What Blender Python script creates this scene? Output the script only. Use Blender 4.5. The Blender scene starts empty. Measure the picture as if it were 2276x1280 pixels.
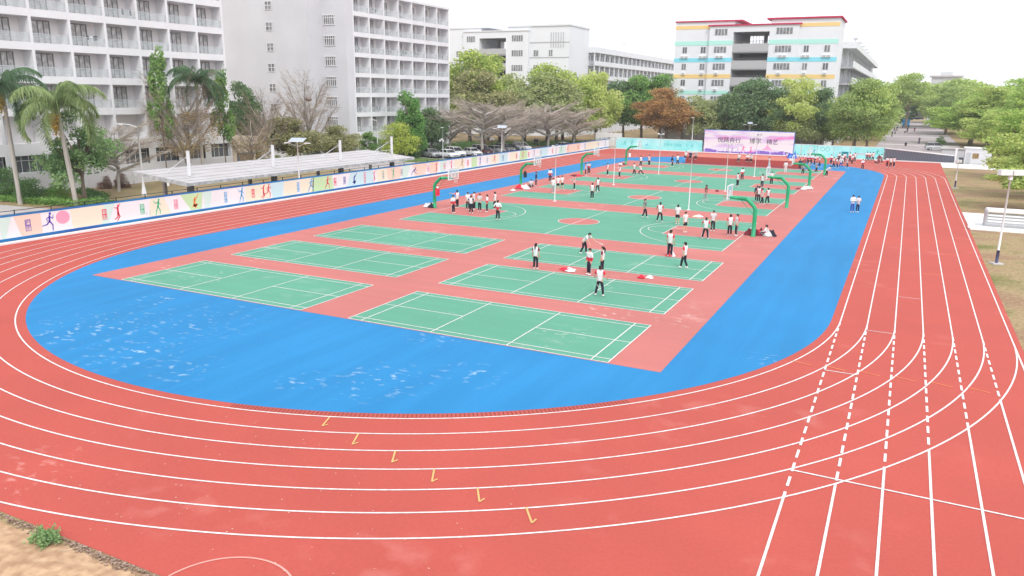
import bpy, bmesh, math, random
from mathutils import Vector, Matrix
R = math.radians
sc = bpy.context.scene
COL = sc.collection
# ------------------------------------------------------------------ camera
def make_camera():
    yaw, pitch, roll = 0.46170, -0.24450, 0.01380
    cam = bpy.data.cameras.new('camera'); o = bpy.data.objects.new('camera', cam); COL.objects.link(o)
    o.location = (23.3525, -29.0072, 10.7297)
    cy, sy, cp, sp, cr, sr = math.cos(yaw), math.sin(yaw), math.cos(pitch), math.sin(pitch), math.cos(roll), math.sin(roll)
    f = Vector((-sy*cp, cy*cp, sp)); r = Vector((cy, sy, 0)); u = r.cross(f)
    r2 = r*cr + u*sr; u2 = u*cr - r*sr
    o.rotation_euler = Matrix((r2, u2, -f)).transposed().to_euler()
    cam.sensor_width = 36; cam.lens = 36*1722.9/2276; cam.clip_start = .1; cam.clip_end = 3000
    sc.camera = o
make_camera()
# ------------------------------------------------------------------ world, sun, exposure
W = bpy.data.worlds.new('World'); sc.world = W; W.use_nodes = True
wt = W.node_tree; wt.nodes.clear()
sky = wt.nodes.new('ShaderNodeTexSky'); sky.sky_type = 'NISHITA'; sky.sun_disc = False
SUN_EL, SUN_AZ = 50, 140          # azimuth measured from +Y clockwise
sky.sun_elevation = R(SUN_EL); sky.sun_rotation = R(SUN_AZ); sky.dust_density = 6; sky.air_density = 1.0; sky.ozone_density = 1.0
hs = wt.nodes.new('ShaderNodeHueSaturation'); hs.inputs['Saturation'].default_value = 0.22
bg = wt.nodes.new('ShaderNodeBackground'); bg.inputs['Strength'].default_value = 0.15
wo = wt.nodes.new('ShaderNodeOutputWorld')
veil = wt.nodes.new('ShaderNodeMix'); veil.data_type = 'RGBA'; veil.inputs[0].default_value = .85; veil.inputs[7].default_value = (8.0, 8.1, 8.5, 1)   # even overcast veil
wt.links.new(sky.outputs[0], hs.inputs['Color']); wt.links.new(hs.outputs[0], veil.inputs[6]); wt.links.new(veil.outputs[2], bg.inputs['Color']); wt.links.new(bg.outputs[0], wo.inputs[0])
sl = bpy.data.lights.new('sun', 'SUN'); sl.energy = 1.25; sl.angle = R(14); sl.color = (1, .97, .92)
so = bpy.data.objects.new('sun', sl); COL.objects.link(so)
az = R(SUN_AZ); el = R(SUN_EL)
sd = Vector((math.sin(az)*math.cos(el), math.cos(az)*math.cos(el), math.sin(el)))
so.rotation_euler = (-sd).to_track_quat('-Z', 'Y').to_euler(); so.location = (0, 0, 60)
sc.view_settings.view_transform = 'Standard'; sc.view_settings.look = 'None'; sc.view_settings.gamma = 1
sc.view_settings.exposure = 0.42
sc.cycles.max_bounces = 6
# ------------------------------------------------------------------ materials
MATS = {}
def mat(name, col, rough=.8, spec=.2, metal=0, var=0, scale=3, col2=None, bump=0, emit=None, alpha=1, trans=0):
    if name in MATS: return MATS[name]
    m = bpy.data.materials.new(name); m.use_nodes = True; MATS[name] = m
    nt = m.node_tree; b = nt.nodes['Principled BSDF']
    b.inputs['Roughness'].default_value = rough; b.inputs['Specular IOR Level'].default_value = spec; b.inputs['Metallic'].default_value = metal
    b.inputs['Base Color'].default_value = (*col, 1)
    if alpha < 1: b.inputs['Alpha'].default_value = alpha
    if trans: b.inputs['Transmission Weight'].default_value = trans
    if var or col2:
        tc = nt.nodes.new('ShaderNodeTexCoord'); nz = nt.nodes.new('ShaderNodeTexNoise'); nz.inputs['Scale'].default_value = scale; nz.inputs['Detail'].default_value = 5
        nt.links.new(tc.outputs['Object'], nz.inputs['Vector'])
        rp = nt.nodes.new('ShaderNodeValToRGB')
        c2 = col2 or tuple(min(1, c*(1+var)) for c in col); c1 = col if col2 else tuple(c*(1-var) for c in col)
        rp.color_ramp.elements[0].position = .35; rp.color_ramp.elements[1].position = .65
        rp.color_ramp.elements[0].color = (*c1, 1); rp.color_ramp.elements[1].color = (*c2, 1)
        nt.links.new(nz.outputs[0], rp.inputs[0]); nt.links.new(rp.outputs[0], b.inputs['Base Color'])
        if bump:
            bp = nt.nodes.new('ShaderNodeBump'); bp.inputs['Strength'].default_value = bump; bp.inputs['Distance'].default_value = .05
            nt.links.new(nz.outputs[0], bp.inputs['Height']); nt.links.new(bp.outputs[0], b.inputs['Normal'])
    return m
def surface(name, col, stain=(.8, .8, .8), stain_amt=.0, var=.06, seam=0, streak=(1, 1, 1), thr=.62, mott=(.35, .06), sscale=.9, spots=(), dark=(.12, 1.2), dk=.93):
    """rubber sports surface: fine mottling, large tonal patches, chalky worn stains"""
    m = bpy.data.materials.new(name); m.use_nodes = True; MATS[name] = m
    nt = m.node_tree; L = nt.links; b = nt.nodes['Principled BSDF']; b.inputs['Roughness'].default_value = .85; b.inputs['Specular IOR Level'].default_value = .25
    tc = nt.nodes.new('ShaderNodeTexCoord')
    def noise(scale, detail=4, sx=1, sy=1):
        mp = nt.nodes.new('ShaderNodeMapping'); mp.inputs['Scale'].default_value = (sx, sy, 1)
        n = nt.nodes.new('ShaderNodeTexNoise'); n.inputs['Scale'].default_value = scale; n.inputs['Detail'].default_value = detail
        L.new(tc.outputs['Object'], mp.inputs[0]); L.new(mp.outputs[0], n.inputs['Vector']); return n
    def ramp(n, a, b_, c0, c1):
        r = nt.nodes.new('ShaderNodeValToRGB'); e = r.color_ramp.elements; e[0].position = a; e[1].position = b_; e[0].color = c0; e[1].color = c1
        L.new(n.outputs[0], r.inputs[0]); return r
    big = ramp(noise(.12, 3), .3, .7, (*[c*(1-var) for c in col], 1), (*[min(1, c*(1+var)) for c in col], 1))
    fine = ramp(noise(9, 6), .2, .8, (1-mott[1],)*3+(1,), (1+mott[1]*.5,)*3+(1,))
    mul = nt.nodes.new('ShaderNodeMix'); mul.data_type = 'RGBA'; mul.blend_type = 'MULTIPLY'; mul.inputs[0].default_value = 1
    L.new(big.outputs[0], mul.inputs[6]); L.new(fine.outputs[0], mul.inputs[7])
    last = mul.outputs[2]
    # dark drag streaks along X
    st = ramp(noise(.9, 5, *dark), .42, .6, (dk, dk+.02, dk+.03, 1), (1, 1, 1, 1))
    m2 = nt.nodes.new('ShaderNodeMix'); m2.data_type = 'RGBA'; m2.blend_type = 'MULTIPLY'; m2.inputs[0].default_value = .8
    L.new(last, m2.inputs[6]); L.new(st.outputs[0], m2.inputs[7]); last = m2.outputs[2]
    if stain_amt:
        a = ramp(noise(.16, 3, 1, 1), thr-.05, thr+.1, (0, 0, 0, 1), (1, 1, 1, 1))
        c = ramp(noise(sscale, 6, *streak[:2]), .56 if sscale > 1 else .5, .72, (0, 0, 0, 1), (1, 1, 1, 1))
        mm = nt.nodes.new('ShaderNodeMath'); mm.operation = 'MULTIPLY'; L.new(a.outputs[0], mm.inputs[0]); L.new(c.outputs[0], mm.inputs[1])
        m3 = nt.nodes.new('ShaderNodeMath'); m3.operation = 'MULTIPLY'; m3.inputs[1].default_value = stain_amt; L.new(mm.outputs[0], m3.inputs[0])
        mx = nt.nodes.new('ShaderNodeMix'); mx.data_type = 'RGBA'; L.new(m3.outputs[0], mx.inputs[0]); L.new(last, mx.inputs[6]); mx.inputs[7].default_value = (*stain, 1); last = mx.outputs[2]
    for (sx, sy, sr, amt) in spots:
        vm = nt.nodes.new('ShaderNodeVectorMath'); vm.operation = 'DISTANCE'; L.new(tc.outputs['Object'], vm.inputs[0]); vm.inputs[1].default_value = (sx, sy, .02)
        mr = nt.nodes.new('ShaderNodeMapRange'); mr.inputs[1].default_value = sr; mr.inputs[2].default_value = sr*.2; mr.inputs[3].default_value = 0; mr.inputs[4].default_value = amt; L.new(vm.outputs['Value'], mr.inputs[0])
        cc = ramp(noise(1.9, 8, 1.0, 1.5), .57, .70, (0, 0, 0, 1), (1, 1, 1, 1))
        mm = nt.nodes.new('ShaderNodeMath'); mm.operation = 'MULTIPLY'; L.new(mr.outputs[0], mm.inputs[0]); L.new(cc.outputs[0], mm.inputs[1])
        mx = nt.nodes.new('ShaderNodeMix'); mx.data_type = 'RGBA'; L.new(mm.outputs[0], mx.inputs[0]); L.new(last, mx.inputs[6]); mx.inputs[7].default_value = (*stain, 1); last = mx.outputs[2]
    L.new(last, b.inputs['Base Color'])
    n = noise(60, 3); bp = nt.nodes.new('ShaderNodeBump'); bp.inputs['Strength'].default_value = .15; bp.inputs['Distance'].default_value = .01
    L.new(n.outputs[0], bp.inputs['Height']); L.new(bp.outputs[0], b.inputs['Normal'])
    return m
def leafmat(name, c1, c2, c3=None, tr=.35):
    m = bpy.data.materials.new(name); m.use_nodes = True; MATS[name] = m
    nt = m.node_tree; L = nt.links; nt.nodes.clear()
    tc = nt.nodes.new('ShaderNodeTexCoord'); geo = nt.nodes.new('ShaderNodeNewGeometry')
    nz = nt.nodes.new('ShaderNodeTexNoise'); nz.inputs['Scale'].default_value = .55; nz.inputs['Detail'].default_value = 4
    L.new(geo.outputs['Position'], nz.inputs['Vector'])
    ad = nt.nodes.new('ShaderNodeMath'); ad.operation = 'MULTIPLY_ADD'; L.new(geo.outputs['Random Per Island'], ad.inputs[0]); ad.inputs[1].default_value = .35; L.new(nz.outputs[0], ad.inputs[2])
    rp = nt.nodes.new('ShaderNodeValToRGB'); e = rp.color_ramp.elements; e[0].position = .38; e[1].position = .95; e[0].color = (*c1, 1); e[1].color = (*c2, 1)
    if c3: x = e.new(.88); x.color = (*c2, 1); e[2].color = (*c3, 1); e[2].position = 1
    L.new(ad.outputs[0], rp.inputs[0])
    d = nt.nodes.new('ShaderNodeBsdfDiffuse'); t = nt.nodes.new('ShaderNodeBsdfTranslucent'); mx = nt.nodes.new('ShaderNodeMixShader'); mx.inputs[0].default_value = tr
    o = nt.nodes.new('ShaderNodeOutputMaterial')
    L.new(rp.outputs[0], d.inputs[0]); L.new(rp.outputs[0], t.inputs[0]); L.new(d.outputs[0], mx.inputs[1]); L.new(t.outputs[0], mx.inputs[2]); L.new(mx.outputs[0], o.inputs[0])
    return m
WHITE = mat('white_paint', (.72, .72, .72), .6, var=.03)
LINEW = mat('line_paint', (.64, .62, .61), .7, var=.16, scale=7)
LINEY = mat('yellow_paint', (.58, .38, .15), .7, var=.08)
LINEO = mat('orange_paint', (.8, .27, .1), .7, var=.08)
FACADE = mat('facade_paint', (.71, .71, .73), .75, var=.03, scale=.35)
FACADE_REC = mat('balcony_wall_paint', (.74, .715, .72), .8, var=.04, scale=.5)
GABLE = mat('gable_paint', (.57, .57, .595), .8, var=.04, scale=.2)
GLASS = mat('window_glass', (.10, .11, .12), .12, spec=.6)
CURT = mat('curtained_glass', (.46, .45, .45), .3, spec=.5, var=.35, scale=1.8)
FRAME = mat('dark_frame', (.17, .165, .17), .5)
RGL = 0
CURTD = mat('grey_pane', (.20, .205, .215), .25, spec=.5, var=.4, scale=1.2)
RAIL = mat('steel_rail', (.55, .58, .6), .4, metal=.3)
RGLASS = mat('rail_glass', (.6, .66, .68), .2, spec=.5, alpha=.22)
CONC = mat('concrete', (.45, .43, .42), .9, var=.1, scale=.7)
STEEL = mat('white_steel', (.68, .68, .69), .45, spec=.4)
GREYST = mat('grey_steel', (.45, .46, .48), .5, metal=.3)
BLACKM = mat('black_metal', (.04, .045, .05), .5)
HOOPG = mat('hoop_green', (.015, .33, .14), .4, spec=.4, var=.08, scale=2)
BARK = mat('bark', (.20, .155, .12), .9, var=.3, scale=4)
PALEBARK = mat('pale_bark', (.36, .33, .30), .9, var=.25, scale=3)
WASH = mat('whitewash', (.75, .74, .72), .9, var=.06)
SKIN = mat('skin', (.62, .36, .25), .6); HAIR = mat('hair', (.025, .02, .02), .6)
C_WHITE = mat('cloth_white', (.70, .69, .71), .9, var=.05, scale=12); C_RED = mat('cloth_red', (.62, .03, .06), .9, var=.12, scale=8)
C_BLACK = mat('cloth_black', (.025, .025, .04), .9, var=.2, scale=8); C_NAVY = mat('cloth_navy', (.03, .035, .09), .9); C_GREY = mat('cloth_grey', (.17, .18, .19), .9, var=.2, scale=9)
C_PALE = mat('cloth_pale_grey', (.55, .56, .56), .9, var=.1); C_MAROON = mat('cloth_maroon', (.20, .03, .05), .9); C_BLUE = mat('cloth_blue', (.05, .09, .35), .9); C_PBLUE = mat('cloth_pale_blue', (.45, .6, .72), .9)
C_LGREY = mat('cloth_mid_grey', (.33, .33, .34), .9)
M_RED = surface('track_rubber', (.43, .080, .062), (.66, .36, .32), .3, .05, thr=.62, mott=(.35, .10), dark=(.5, .5), dk=.95, spots=((2.2, -17.6, 1.8, .45), (1.5, -16.2, 1.6, .3)))
M_BLUE = surface('blue_rubber', (.018, .200, .445), (.42, .53, .62), .0, .06, streak=(.7, 1.3), thr=.61, sscale=1.5, dark=(1.1, .10), dk=.88, spots=((-9.2, -7, 3.6, .7), (-10.9, -2.2, 1.4, .8), (-4.7, -8.6, 2.6, .7), (-1.0, -8.8, 1.8, .6), (3.8, -7.6, 1.3, .7), (6.4, -6.3, 2.4, .8), (9.0, -4, 1.7, .8), (5.5, .2, 2.2, .5), (19.1, 3.6, 1.2, .7), (-6, -4, 4, .4)))
M_PINK = surface('court_red', (.46, .150, .135), (.64, .54, .5), .4, .06, thr=.6, spots=((-16.8, 4.2, 1.6, .8), (10.7, 7.1, 1.8, .8), (-13.6, 8.0, 1.2, .6), (14.3, 8, 2.0, .5)))
M_GREEN = surface('court_green', (.10, .305, .212), (.46, .5, .43), .3, .05, thr=.6, spots=((-12.5, 3.1, 1.9, .9), (10.2, 2.9, 2.0, .7), (10.6, .2, 1.4, .6), (-9.8, 20.5, 2.2, .6), (8.6, 12.4, 1.8, .6), (4.4, 3, 1.2, .4)))
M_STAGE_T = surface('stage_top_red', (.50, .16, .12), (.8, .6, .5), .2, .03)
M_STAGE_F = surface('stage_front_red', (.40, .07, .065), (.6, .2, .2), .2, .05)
M_PAVE = mat('paving', (.42, .39, .38), .9, var=.12, scale=.8, bump=.3)
M_ASPH = mat('asphalt', (.16, .155, .16), .9, var=.2, scale=.6)
M_ROAD = mat('road_surface', (.34, .30, .30), .9, var=.15, scale=.25)
# ------------------------------------------------------------------ mesh builder
class MB:
    def __init__(s): s.v = []; s.f = []; s.m = []; s.mats = []; s.sm = []
    def mi(s, m):
        if m not in s.mats: s.mats.append(m)
        return s.mats.index(m)
    def face(s, pts, m, smooth=False):
        n = len(s.v); s.v += [tuple(p) for p in pts]; s.f.append(tuple(range(n, n+len(pts)))); s.m.append(s.mi(m)); s.sm.append(smooth)
    def box(s, x0, x1, y0, y1, z0, z1, m):
        n = len(s.v); s.v += [(x0, y0, z0), (x1, y0, z0), (x1, y1, z0), (x0, y1, z0), (x0, y0, z1), (x1, y0, z1), (x1, y1, z1), (x0, y1, z1)]
        for q in ((0, 3, 2, 1), (4, 5, 6, 7), (0, 1, 5, 4), (1, 2, 6, 5), (2, 3, 7, 6), (3, 0, 4, 7)):
            s.f.append(tuple(n+i for i in q)); s.m.append(s.mi(m)); s.sm.append(False)
        return s
    def tube(s, pts, rad, m, n=8, cap=True, smooth=True):
        pts = [Vector(p) for p in pts]; k = len(pts); rad = rad if isinstance(rad, (list, tuple)) else [rad]*k
        b = len(s.v); up = Vector((0, 0, 1))
        for i, p in enumerate(pts):
            d = (pts[min(i+1, k-1)]-pts[max(i-1, 0)]).normalized()
            a = d.cross(up if abs(d.z) < .95 else Vector((1, 0, 0))).normalized(); c = d.cross(a)
            for j in range(n):
                t = 2*math.pi*j/n; s.v.append(tuple(p+(a*math.cos(t)+c*math.sin(t))*rad[i]))
        mi = s.mi(m)
        for i in range(k-1):
            for j in range(n):
                s.f.append((b+i*n+j, b+i*n+(j+1) % n, b+(i+1)*n+(j+1) % n, b+(i+1)*n+j)); s.m.append(mi); s.sm.append(smooth)
        if cap:
            s.f.append(tuple(b+j for j in range(n))); s.m.append(mi); s.sm.append(False)
            s.f.append(tuple(b+(k-1)*n+j for j in reversed(range(n)))); s.m.append(mi); s.sm.append(False)
        return s
    def ell(s, c, r, m, nu=10, nv=7, rot=0):
        b = len(s.v); mi = s.mi(m); cr, sr = math.cos(rot), math.sin(rot)
        for i in range(nv+1):
            ph = math.pi*i/nv
            for j in range(nu):
                t = 2*math.pi*j/nu; x = r[0]*math.sin(ph)*math.cos(t); y = r[1]*math.sin(ph)*math.sin(t)
                s.v.append((c[0]+x*cr-y*sr, c[1]+x*sr+y*cr, c[2]+r[2]*math.cos(ph)))
        for i in range(nv):
            for j in range(nu):
                s.f.append((b+i*nu+j, b+(i+1)*nu+j, b+(i+1)*nu+(j+1) % nu, b+i*nu+(j+1) % nu)); s.m.append(mi); s.sm.append(True)
        return s
    def prism(s, poly, z0, z1, m, side=None):
        n = len(poly); b = len(s.v); s.v += [(x, y, z0) for x, y in poly]+[(x, y, z1) for x, y in poly]; mi = s.mi(m); ms = s.mi(side or m)
        s.f.append(tuple(b+n+i for i in range(n))); s.m.append(mi); s.sm.append(False)
        s.f.append(tuple(b+i for i in reversed(range(n)))); s.m.append(mi); s.sm.append(False)
        for i in range(n):
            s.f.append((b+i, b+(i+1) % n, b+n+(i+1) % n, b+n+i)); s.m.append(ms); s.sm.append(False)
        return s
    def mesh(s, name):
        me = bpy.data.meshes.new(name); me.from_pydata(s.v, [], s.f)
        for m in s.mats: me.materials.append(m)
        me.polygons.foreach_set('material_index', s.m); me.polygons.foreach_set('use_smooth', s.sm); me.update(); return me
    def build(s, name, parent=None, loc=(0, 0, 0), **kw):
        o = bpy.data.objects.new(name, s.mesh(name)); COL.objects.link(o); o.location = loc
        if parent: o.parent = parent
        if kw: tag(o, **kw)
        return o
def tag(o, label=None, category=None, group=None, kind=None):
    for k, v in (('label', label), ('category', category), ('group', group), ('kind', kind)):
        if v: o[k] = v
    return o
def thing(name, loc, label, category, group=None, rz=0):
    o = bpy.data.objects.new(name, None); COL.objects.link(o); o.location = loc; o.rotation_euler = (0, 0, rz); o.empty_display_size = .3
    return tag(o, label, category, group)
def part(name, me, parent, loc=(0, 0, 0), rz=0, scale=None, mats=None):
    o = bpy.data.objects.new(name, me); COL.objects.link(o); o.parent = parent; o.location = loc; o.rotation_euler = (0, 0, rz)
    if scale: o.scale = scale
    if mats:
        for i, m in enumerate(mats):
            o.material_slots[i].link = 'OBJECT'; o.material_slots[i].material = m
    return o
def dup(root, loc, rz=None, label=None, sc_=None):
    r = root.copy(); COL.objects.link(r); r.location = loc
    if rz is not None: r.rotation_euler = (0, 0, rz)
    if sc_: r.scale = sc_
    if label: r['label'] = label
    def rec(a, b):
        for ch in list(a.children):
            c = ch.copy(); COL.objects.link(c); c.parent = b; rec(ch, c)
    rec(root, r); return r
PEOPLE = [
 (-13.27, 32.2, 'stand', 'J', 70, 1.66, 'student in red and white jacket standing left of the group under the nearest left hoop'),
 (-14.67, 35.27, 'reach', 'W', 250, 1.72, 'student in white resting an arm on a boy in a red and white jacket'),
 (-13.19, 34.78, 'stand', 'W', 20, 1.68, 'student in white half hidden, back left of the trio near the nearest left hoop'),
 (-11.8, 32.95, 'hips', 'C', 180, 1.66, 'student in white shirt with black jacket tied round the waist seen from behind'),
 (-12.75, 35.23, 'stand', 'W', 330, 1.7, 'student in long white top, back right of the trio near the nearest left hoop'),
 (-11.74, 34.48, 'fold', 'G2', 0, 1.68, 'student in pale grey shirt facing the camera with hands clasped on the left key'),
 (-10.95, 34.47, 'stand', 'J', 290, 1.64, 'slim student in red and white jacket right of the one in pale grey shirt'),
 (-11.09, 36.26, 'fold', 'W', 270, 1.7, 'student in white looking down behind the one in the puffed red and white jacket'),
 (-7.92, 30.85, 'hips', 'J', 180, 1.74, 'student seen from behind in a puffed red and white jacket on the nearest court'),
 (-16.28, 55.42, 'sit', 'W', 20, 1.7, 'student in white sitting cross legged by the second left hoop'),
 (-15.98, 56.17, 'stand', 'D', 300, 1.74, 'student dressed all in dark navy standing by the second left hoop'),
 (-16.47, 61.45, 'stand', 'J', 200, 1.68, 'student in red and white jacket on the blue edge right of the second left hoop'),
 (-11.58, 51.21, 'stand', 'G3', 40, 1.68, 'student in white top and grey trousers left of the near light pole'),
 (-12.02, 53.66, 'stand', 'S', 10, 1.66, 'student in white half hidden behind the near light pole'),
 (-11.88, 54.53, 'walk', 'S', 60, 1.66, 'student in white shirt and black shorts just right of the near light pole'),
 (-10.68, 55.31, 'stand', 'W', 120, 1.68, 'student in pinkish white top alone at the key corner of the second court'),
 (-15.82, 72.04, 'stand', 'W', 110, 1.7, 'student in white with arms down right beside the third left hoop post'),
 (-16.0, 73.78, 'walk', 'J', 200, 1.68, 'student in red and white jacket behind a white shirted one at the third left hoop'),
 (-5.91, 48.66, 'stand', 'W', 190, 1.72, 'student in white with legs apart waiting left of the second centre circle'),
 (-7.5, 54.58, 'wide', 'W', 230, 1.7, 'student in white lunging beside another left of the second centre circle'),
 (-13.18, 73.61, 'stand', 'W', 90, 1.68, 'student in white standing at the left baseline of the third court'),
 (-10.72, 71.56, 'reach', 'W', 270, 1.7, 'student in white holding out an arm inside the third court left key'),
 (-10.05, 75.74, 'walk', 'W', 80, 1.72, 'student in white walking towards a running one on the third court'),
 (-9.17, 76.19, 'run', 'W', 270, 1.68, 'running student in white leaning forward near the third court arc'),
 (-13.53, 89.92, 'stand', 'W', 180, 1.7, 'student in white standing at the left key of the farthest court'),
 (-12.78, 91.89, 'stand', 'W', 160, 1.7, 'student in white on the farthest court left of the far light pole'),
 (-9.23, 92.48, 'walk', 'D', 120, 1.72, 'student in dark navy jacket on the farthest court in front of the stage corner'),
 (-9.27, 95.84, 'walk', 'W', 60, 1.7, 'student in white right beside the dark jacketed one near the stage corner'),
 (4.4, 77.29, 'walk', 'J', 200, 1.7, 'striding student in red and white jacket between the third and fourth courts'),
 (5.23, 69.82, 'stand', 'W', 150, 1.7, 'student in white with hands down at the right arc of the third court'),
 (8.14, 70.02, 'stand', 'W', 200, 1.7, 'student in white standing at the tip of the third court right key'),
 (8.62, 74.11, 'stand', 'W', 0, 1.68, 'student in white with black trousers beneath the third right backboard'),
 (4.37, 99.67, 'walk', 'P', 90, 1.7, 'student in pale blue top seen through the far right backboard in front of the stage'),
 (7.83, 92.47, 'stand', 'V', 180, 1.72, 'person in long all white clothes in the farthest right key'),
 (10.45, 91.07, 'hips', 'K', 0, 1.72, 'person in grey vest and black trousers under the farthest but one right hoop arm'),
 (9.09, 98.87, 'stand', 'D', 200, 1.66, 'dark clothed person behind the left end of the farthest but one right hoop arm'),
 (10.7, 96.1, 'wide', 'K', 80, 1.7, 'person in grey top lunging behind the farthest but one right hoop post'),
 (11.85, 94.82, 'walk', 'K', 90, 1.7, 'person in dark grey striding just right of the farthest but one right hoop post'),
 (13.74, 89.88, 'bend', 'W', 90, 1.72, 'stooping student in white at the pink court edge near the farthest right hoop'),
 (7.77, 110.51, 'stand', 'J', 0, 1.66, 'first from the left of a row of four in maroon behind the blue heap'),
 (8.32, 110.69, 'stand', 'J', 0, 1.68, 'second from the left of a row of four in maroon behind the blue heap'),
 (8.93, 110.7, 'stand', 'J', 0, 1.66, 'third from the left of a row of four in maroon behind the blue heap'),
 (9.46, 110.67, 'stand', 'J', 0, 1.68, 'rightmost of a row of four in maroon behind the blue heap'),
 (4.86, 110.56, 'crouch', 'J', 60, 1.68, 'crouching student in red at the right end of the stage by the blue heap'),
 (5.19, 112.99, 'reach', 'J', 90, 1.7, 'student in red and white reaching over the blue heap'),
 (13.34, 105.95, 'walk', 'J2', 80, 1.68, 'leftmost student walking in the red and white group on the blue curve'),
 (13.86, 105.38, 'walk', 'J', 80, 1.64, 'student in red, second from the left of the group on the blue curve'),
 (14.4, 106.7, 'wide', 'N', 0, 1.7, 'student with legs apart in the middle of the group on the blue curve'),
 (15.3, 106.39, 'walk', 'W', 90, 1.7, 'student in white lifting a foot, right of the group on the blue curve'),
 (14.1, 118.28, 'stand', 'J', 180, 1.7, 'student in red jacket at the back of the group on the blue curve'),
 (14.89, 119.4, 'stand', 'J', 180, 1.74, 'tall student in red, right back of the group on the blue curve'),
 (13.19, 118.74, 'stand', 'J2', 0, 1.66, 'student in dark red, back left of the group on the blue curve'),
 (17.66, 104.82, 'walk', 'J', 20, 1.66, 'lone student in white and red jacket at the top edge of the blue curve'),
 (17.4, 124.07, 'walk', 'J2', 200, 1.72, 'leftmost of three students walking by the teal banner'),
 (17.84, 124.15, 'walk', 'J', 200, 1.68, 'middle one of three students walking by the teal banner'),
 (18.36, 124.06, 'walk', 'W', 200, 1.72, 'student in white, rightmost of three walking by the teal banner'),
 (18.96, 117.94, 'crouch', 'J', 100, 1.66, 'stooping student in pink on the far curve left of one in dark red'),
 (19.52, 117.81, 'stand', 'R', 180, 1.68, 'student in dark red jacket standing on the far red curve'),
 (20.95, 112.73, 'stand', 'J', 0, 1.66, 'leftmost of three students in white and red in front of the dark slatted fence'),
 (21.47, 112.42, 'walk', 'W', 180, 1.68, 'middle one of three students in front of the dark slatted fence'),
 (21.96, 113.15, 'walk', 'W', 160, 1.68, 'rightmost of three students in front of the dark slatted fence'),
 (2.87, 38.97, 'walk', 'G', 80, 1.7, 'student in dark grey shirt and black trousers walking over the second sideline'),
 (4.74, 37.42, 'wide', 'W', 180, 1.74, 'student in white standing with legs wide apart right of the nearest centre circle'),
 (6.48, 36.78, 'stand', 'S', 180, 1.72, 'student in white shirt and black shorts left of the nearest right key'),
 (8.1, 33.04, 'stand', 'S', 60, 1.7, 'student in white shirt and black shorts inside the nearest right key'),
 (10.25, 30.92, 'wide', 'W', 180, 1.72, 'student in white with feet apart on the near line of the nearest right key'),
 (9.94, 34.9, 'stand', 'W2', 0, 1.72, 'student in white facing the camera with arms down in the nearest right key'),
 (11.61, 33.41, 'stand', 'W', 200, 1.72, 'left one of two students in white beside the nearest right hoop post'),
 (12.09, 33.65, 'hips', 'W', 300, 1.74, 'right one of two students in white beside the nearest right hoop post'),
 (14.19, 34.89, 'sit', 'J', 270, 1.68, 'student in red and white jacket sitting on the ground right of the nearest right hoop'),
 (9.68, 22.82, 'stand', 'T', 170, 1.86, 'tall student in long white top with a red shoulder patch and striped trousers'),
 (11.51, 19.6, 'walk', 'W', 250, 1.7, 'student in white walking in the far right badminton court near a red bag'),
 (4.98, 53.87, 'walk', 'G4', 260, 1.7, 'student in maroon and grey walking near the second court right arc'),
 (3.32, 14.55, 'stand', 'W3', 180, 1.66, 'student with a long ponytail at the left of the far right badminton court'),
 (4.14, 20.74, 'bend', 'W', 80, 1.7, 'student bending forward with a racket on the far right badminton court'),
 (6.86, 14.76, 'stand', 'J', 330, 1.66, 'student in red vest over white with striped trousers between two badminton courts'),
 (7.4, 15.59, 'stand', 'W3', 270, 1.68, 'student with tied hair and red shoulder patch right behind the nearest player'),
 (9.23, 10.2, 'wide', 'W', 180, 1.72, 'nearest player in white, seen from behind with a racket on the middle right badminton court'),
 (19.4, 53.12, 'fold', 'N', 20, 1.7, 'left one of a pair chatting on the blue strip by the right straight'),
 (19.87, 53.41, 'fold', 'N2', 340, 1.6, 'right one of a pair chatting on the blue strip, in a red sleeved jacket'),
 (9.79, 56.49, 'stand', 'D', 180, 1.68, 'student in dark maroon half hidden behind one in white on the second court right side'),
 (10.12, 55.65, 'stand', 'W', 180, 1.72, 'left one in white of three students on the second court right key'),
 (10.71, 54.0, 'walk', 'W', 100, 1.68, 'middle one in white of three students on the second court right key'),
 (11.18, 54.7, 'walk', 'W', 230, 1.7, 'right one in white of three students on the second court right key'),
 (7.26, 102.17, 'stand', 'J', 0, 1.66, 'student in red and white in front of the blue heap'),
 (7.49, 105.22, 'crouch', 'W', 40, 1.66, 'crouching student in white just right of the blue heap'),
 (7.18, 111.15, 'stand', 'W', 0, 1.68, 'student in white standing between the blue heap and the row of four'),
 (10.19, 109.12, 'stand', 'J2', 300, 1.66, 'student in dark red right of the row of four in maroon'),
 (11.21, 105.89, 'walk', 'J', 90, 1.66, 'student in red walking from the row of four towards the farthest right hoop'),
 (12.38, 112.74, 'stand', 'J', 40, 1.66, 'student in red just left of the group on the blue curve'),
 (14.05, 113.93, 'walk', 'J', 200, 1.66, 'student in red between the front and back ranks of the group on the blue curve'),
 (15.53, 114.98, 'stand', 'J', 250, 1.66, 'student in red at the far right of the group on the blue curve'),
 (15.62, 120.49, 'walk', 'W', 200, 1.68, 'student in white right behind the group on the blue curve'),
 (19.86, 120.2, 'walk', 'J', 90, 1.66, 'student in red right of the one in a dark red jacket on the far curve'),
 (17.46, 248.78, 'stand', 'D', 0, 1.7, 'pedestrian under the trees at the left edge of the far road'),
 (18.98, 278.77, 'walk', 'D', 0, 1.7, 'left one of two dark clothed pedestrians walking together on the far road'),
 (19.78, 281.79, 'walk', 'D', 0, 1.7, 'right one of two dark clothed pedestrians walking together on the far road'),
 (19.75, 250.84, 'walk', 'K', 0, 1.7, 'pedestrian in pale top behind the two dark clothed ones on the far road'),
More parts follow.
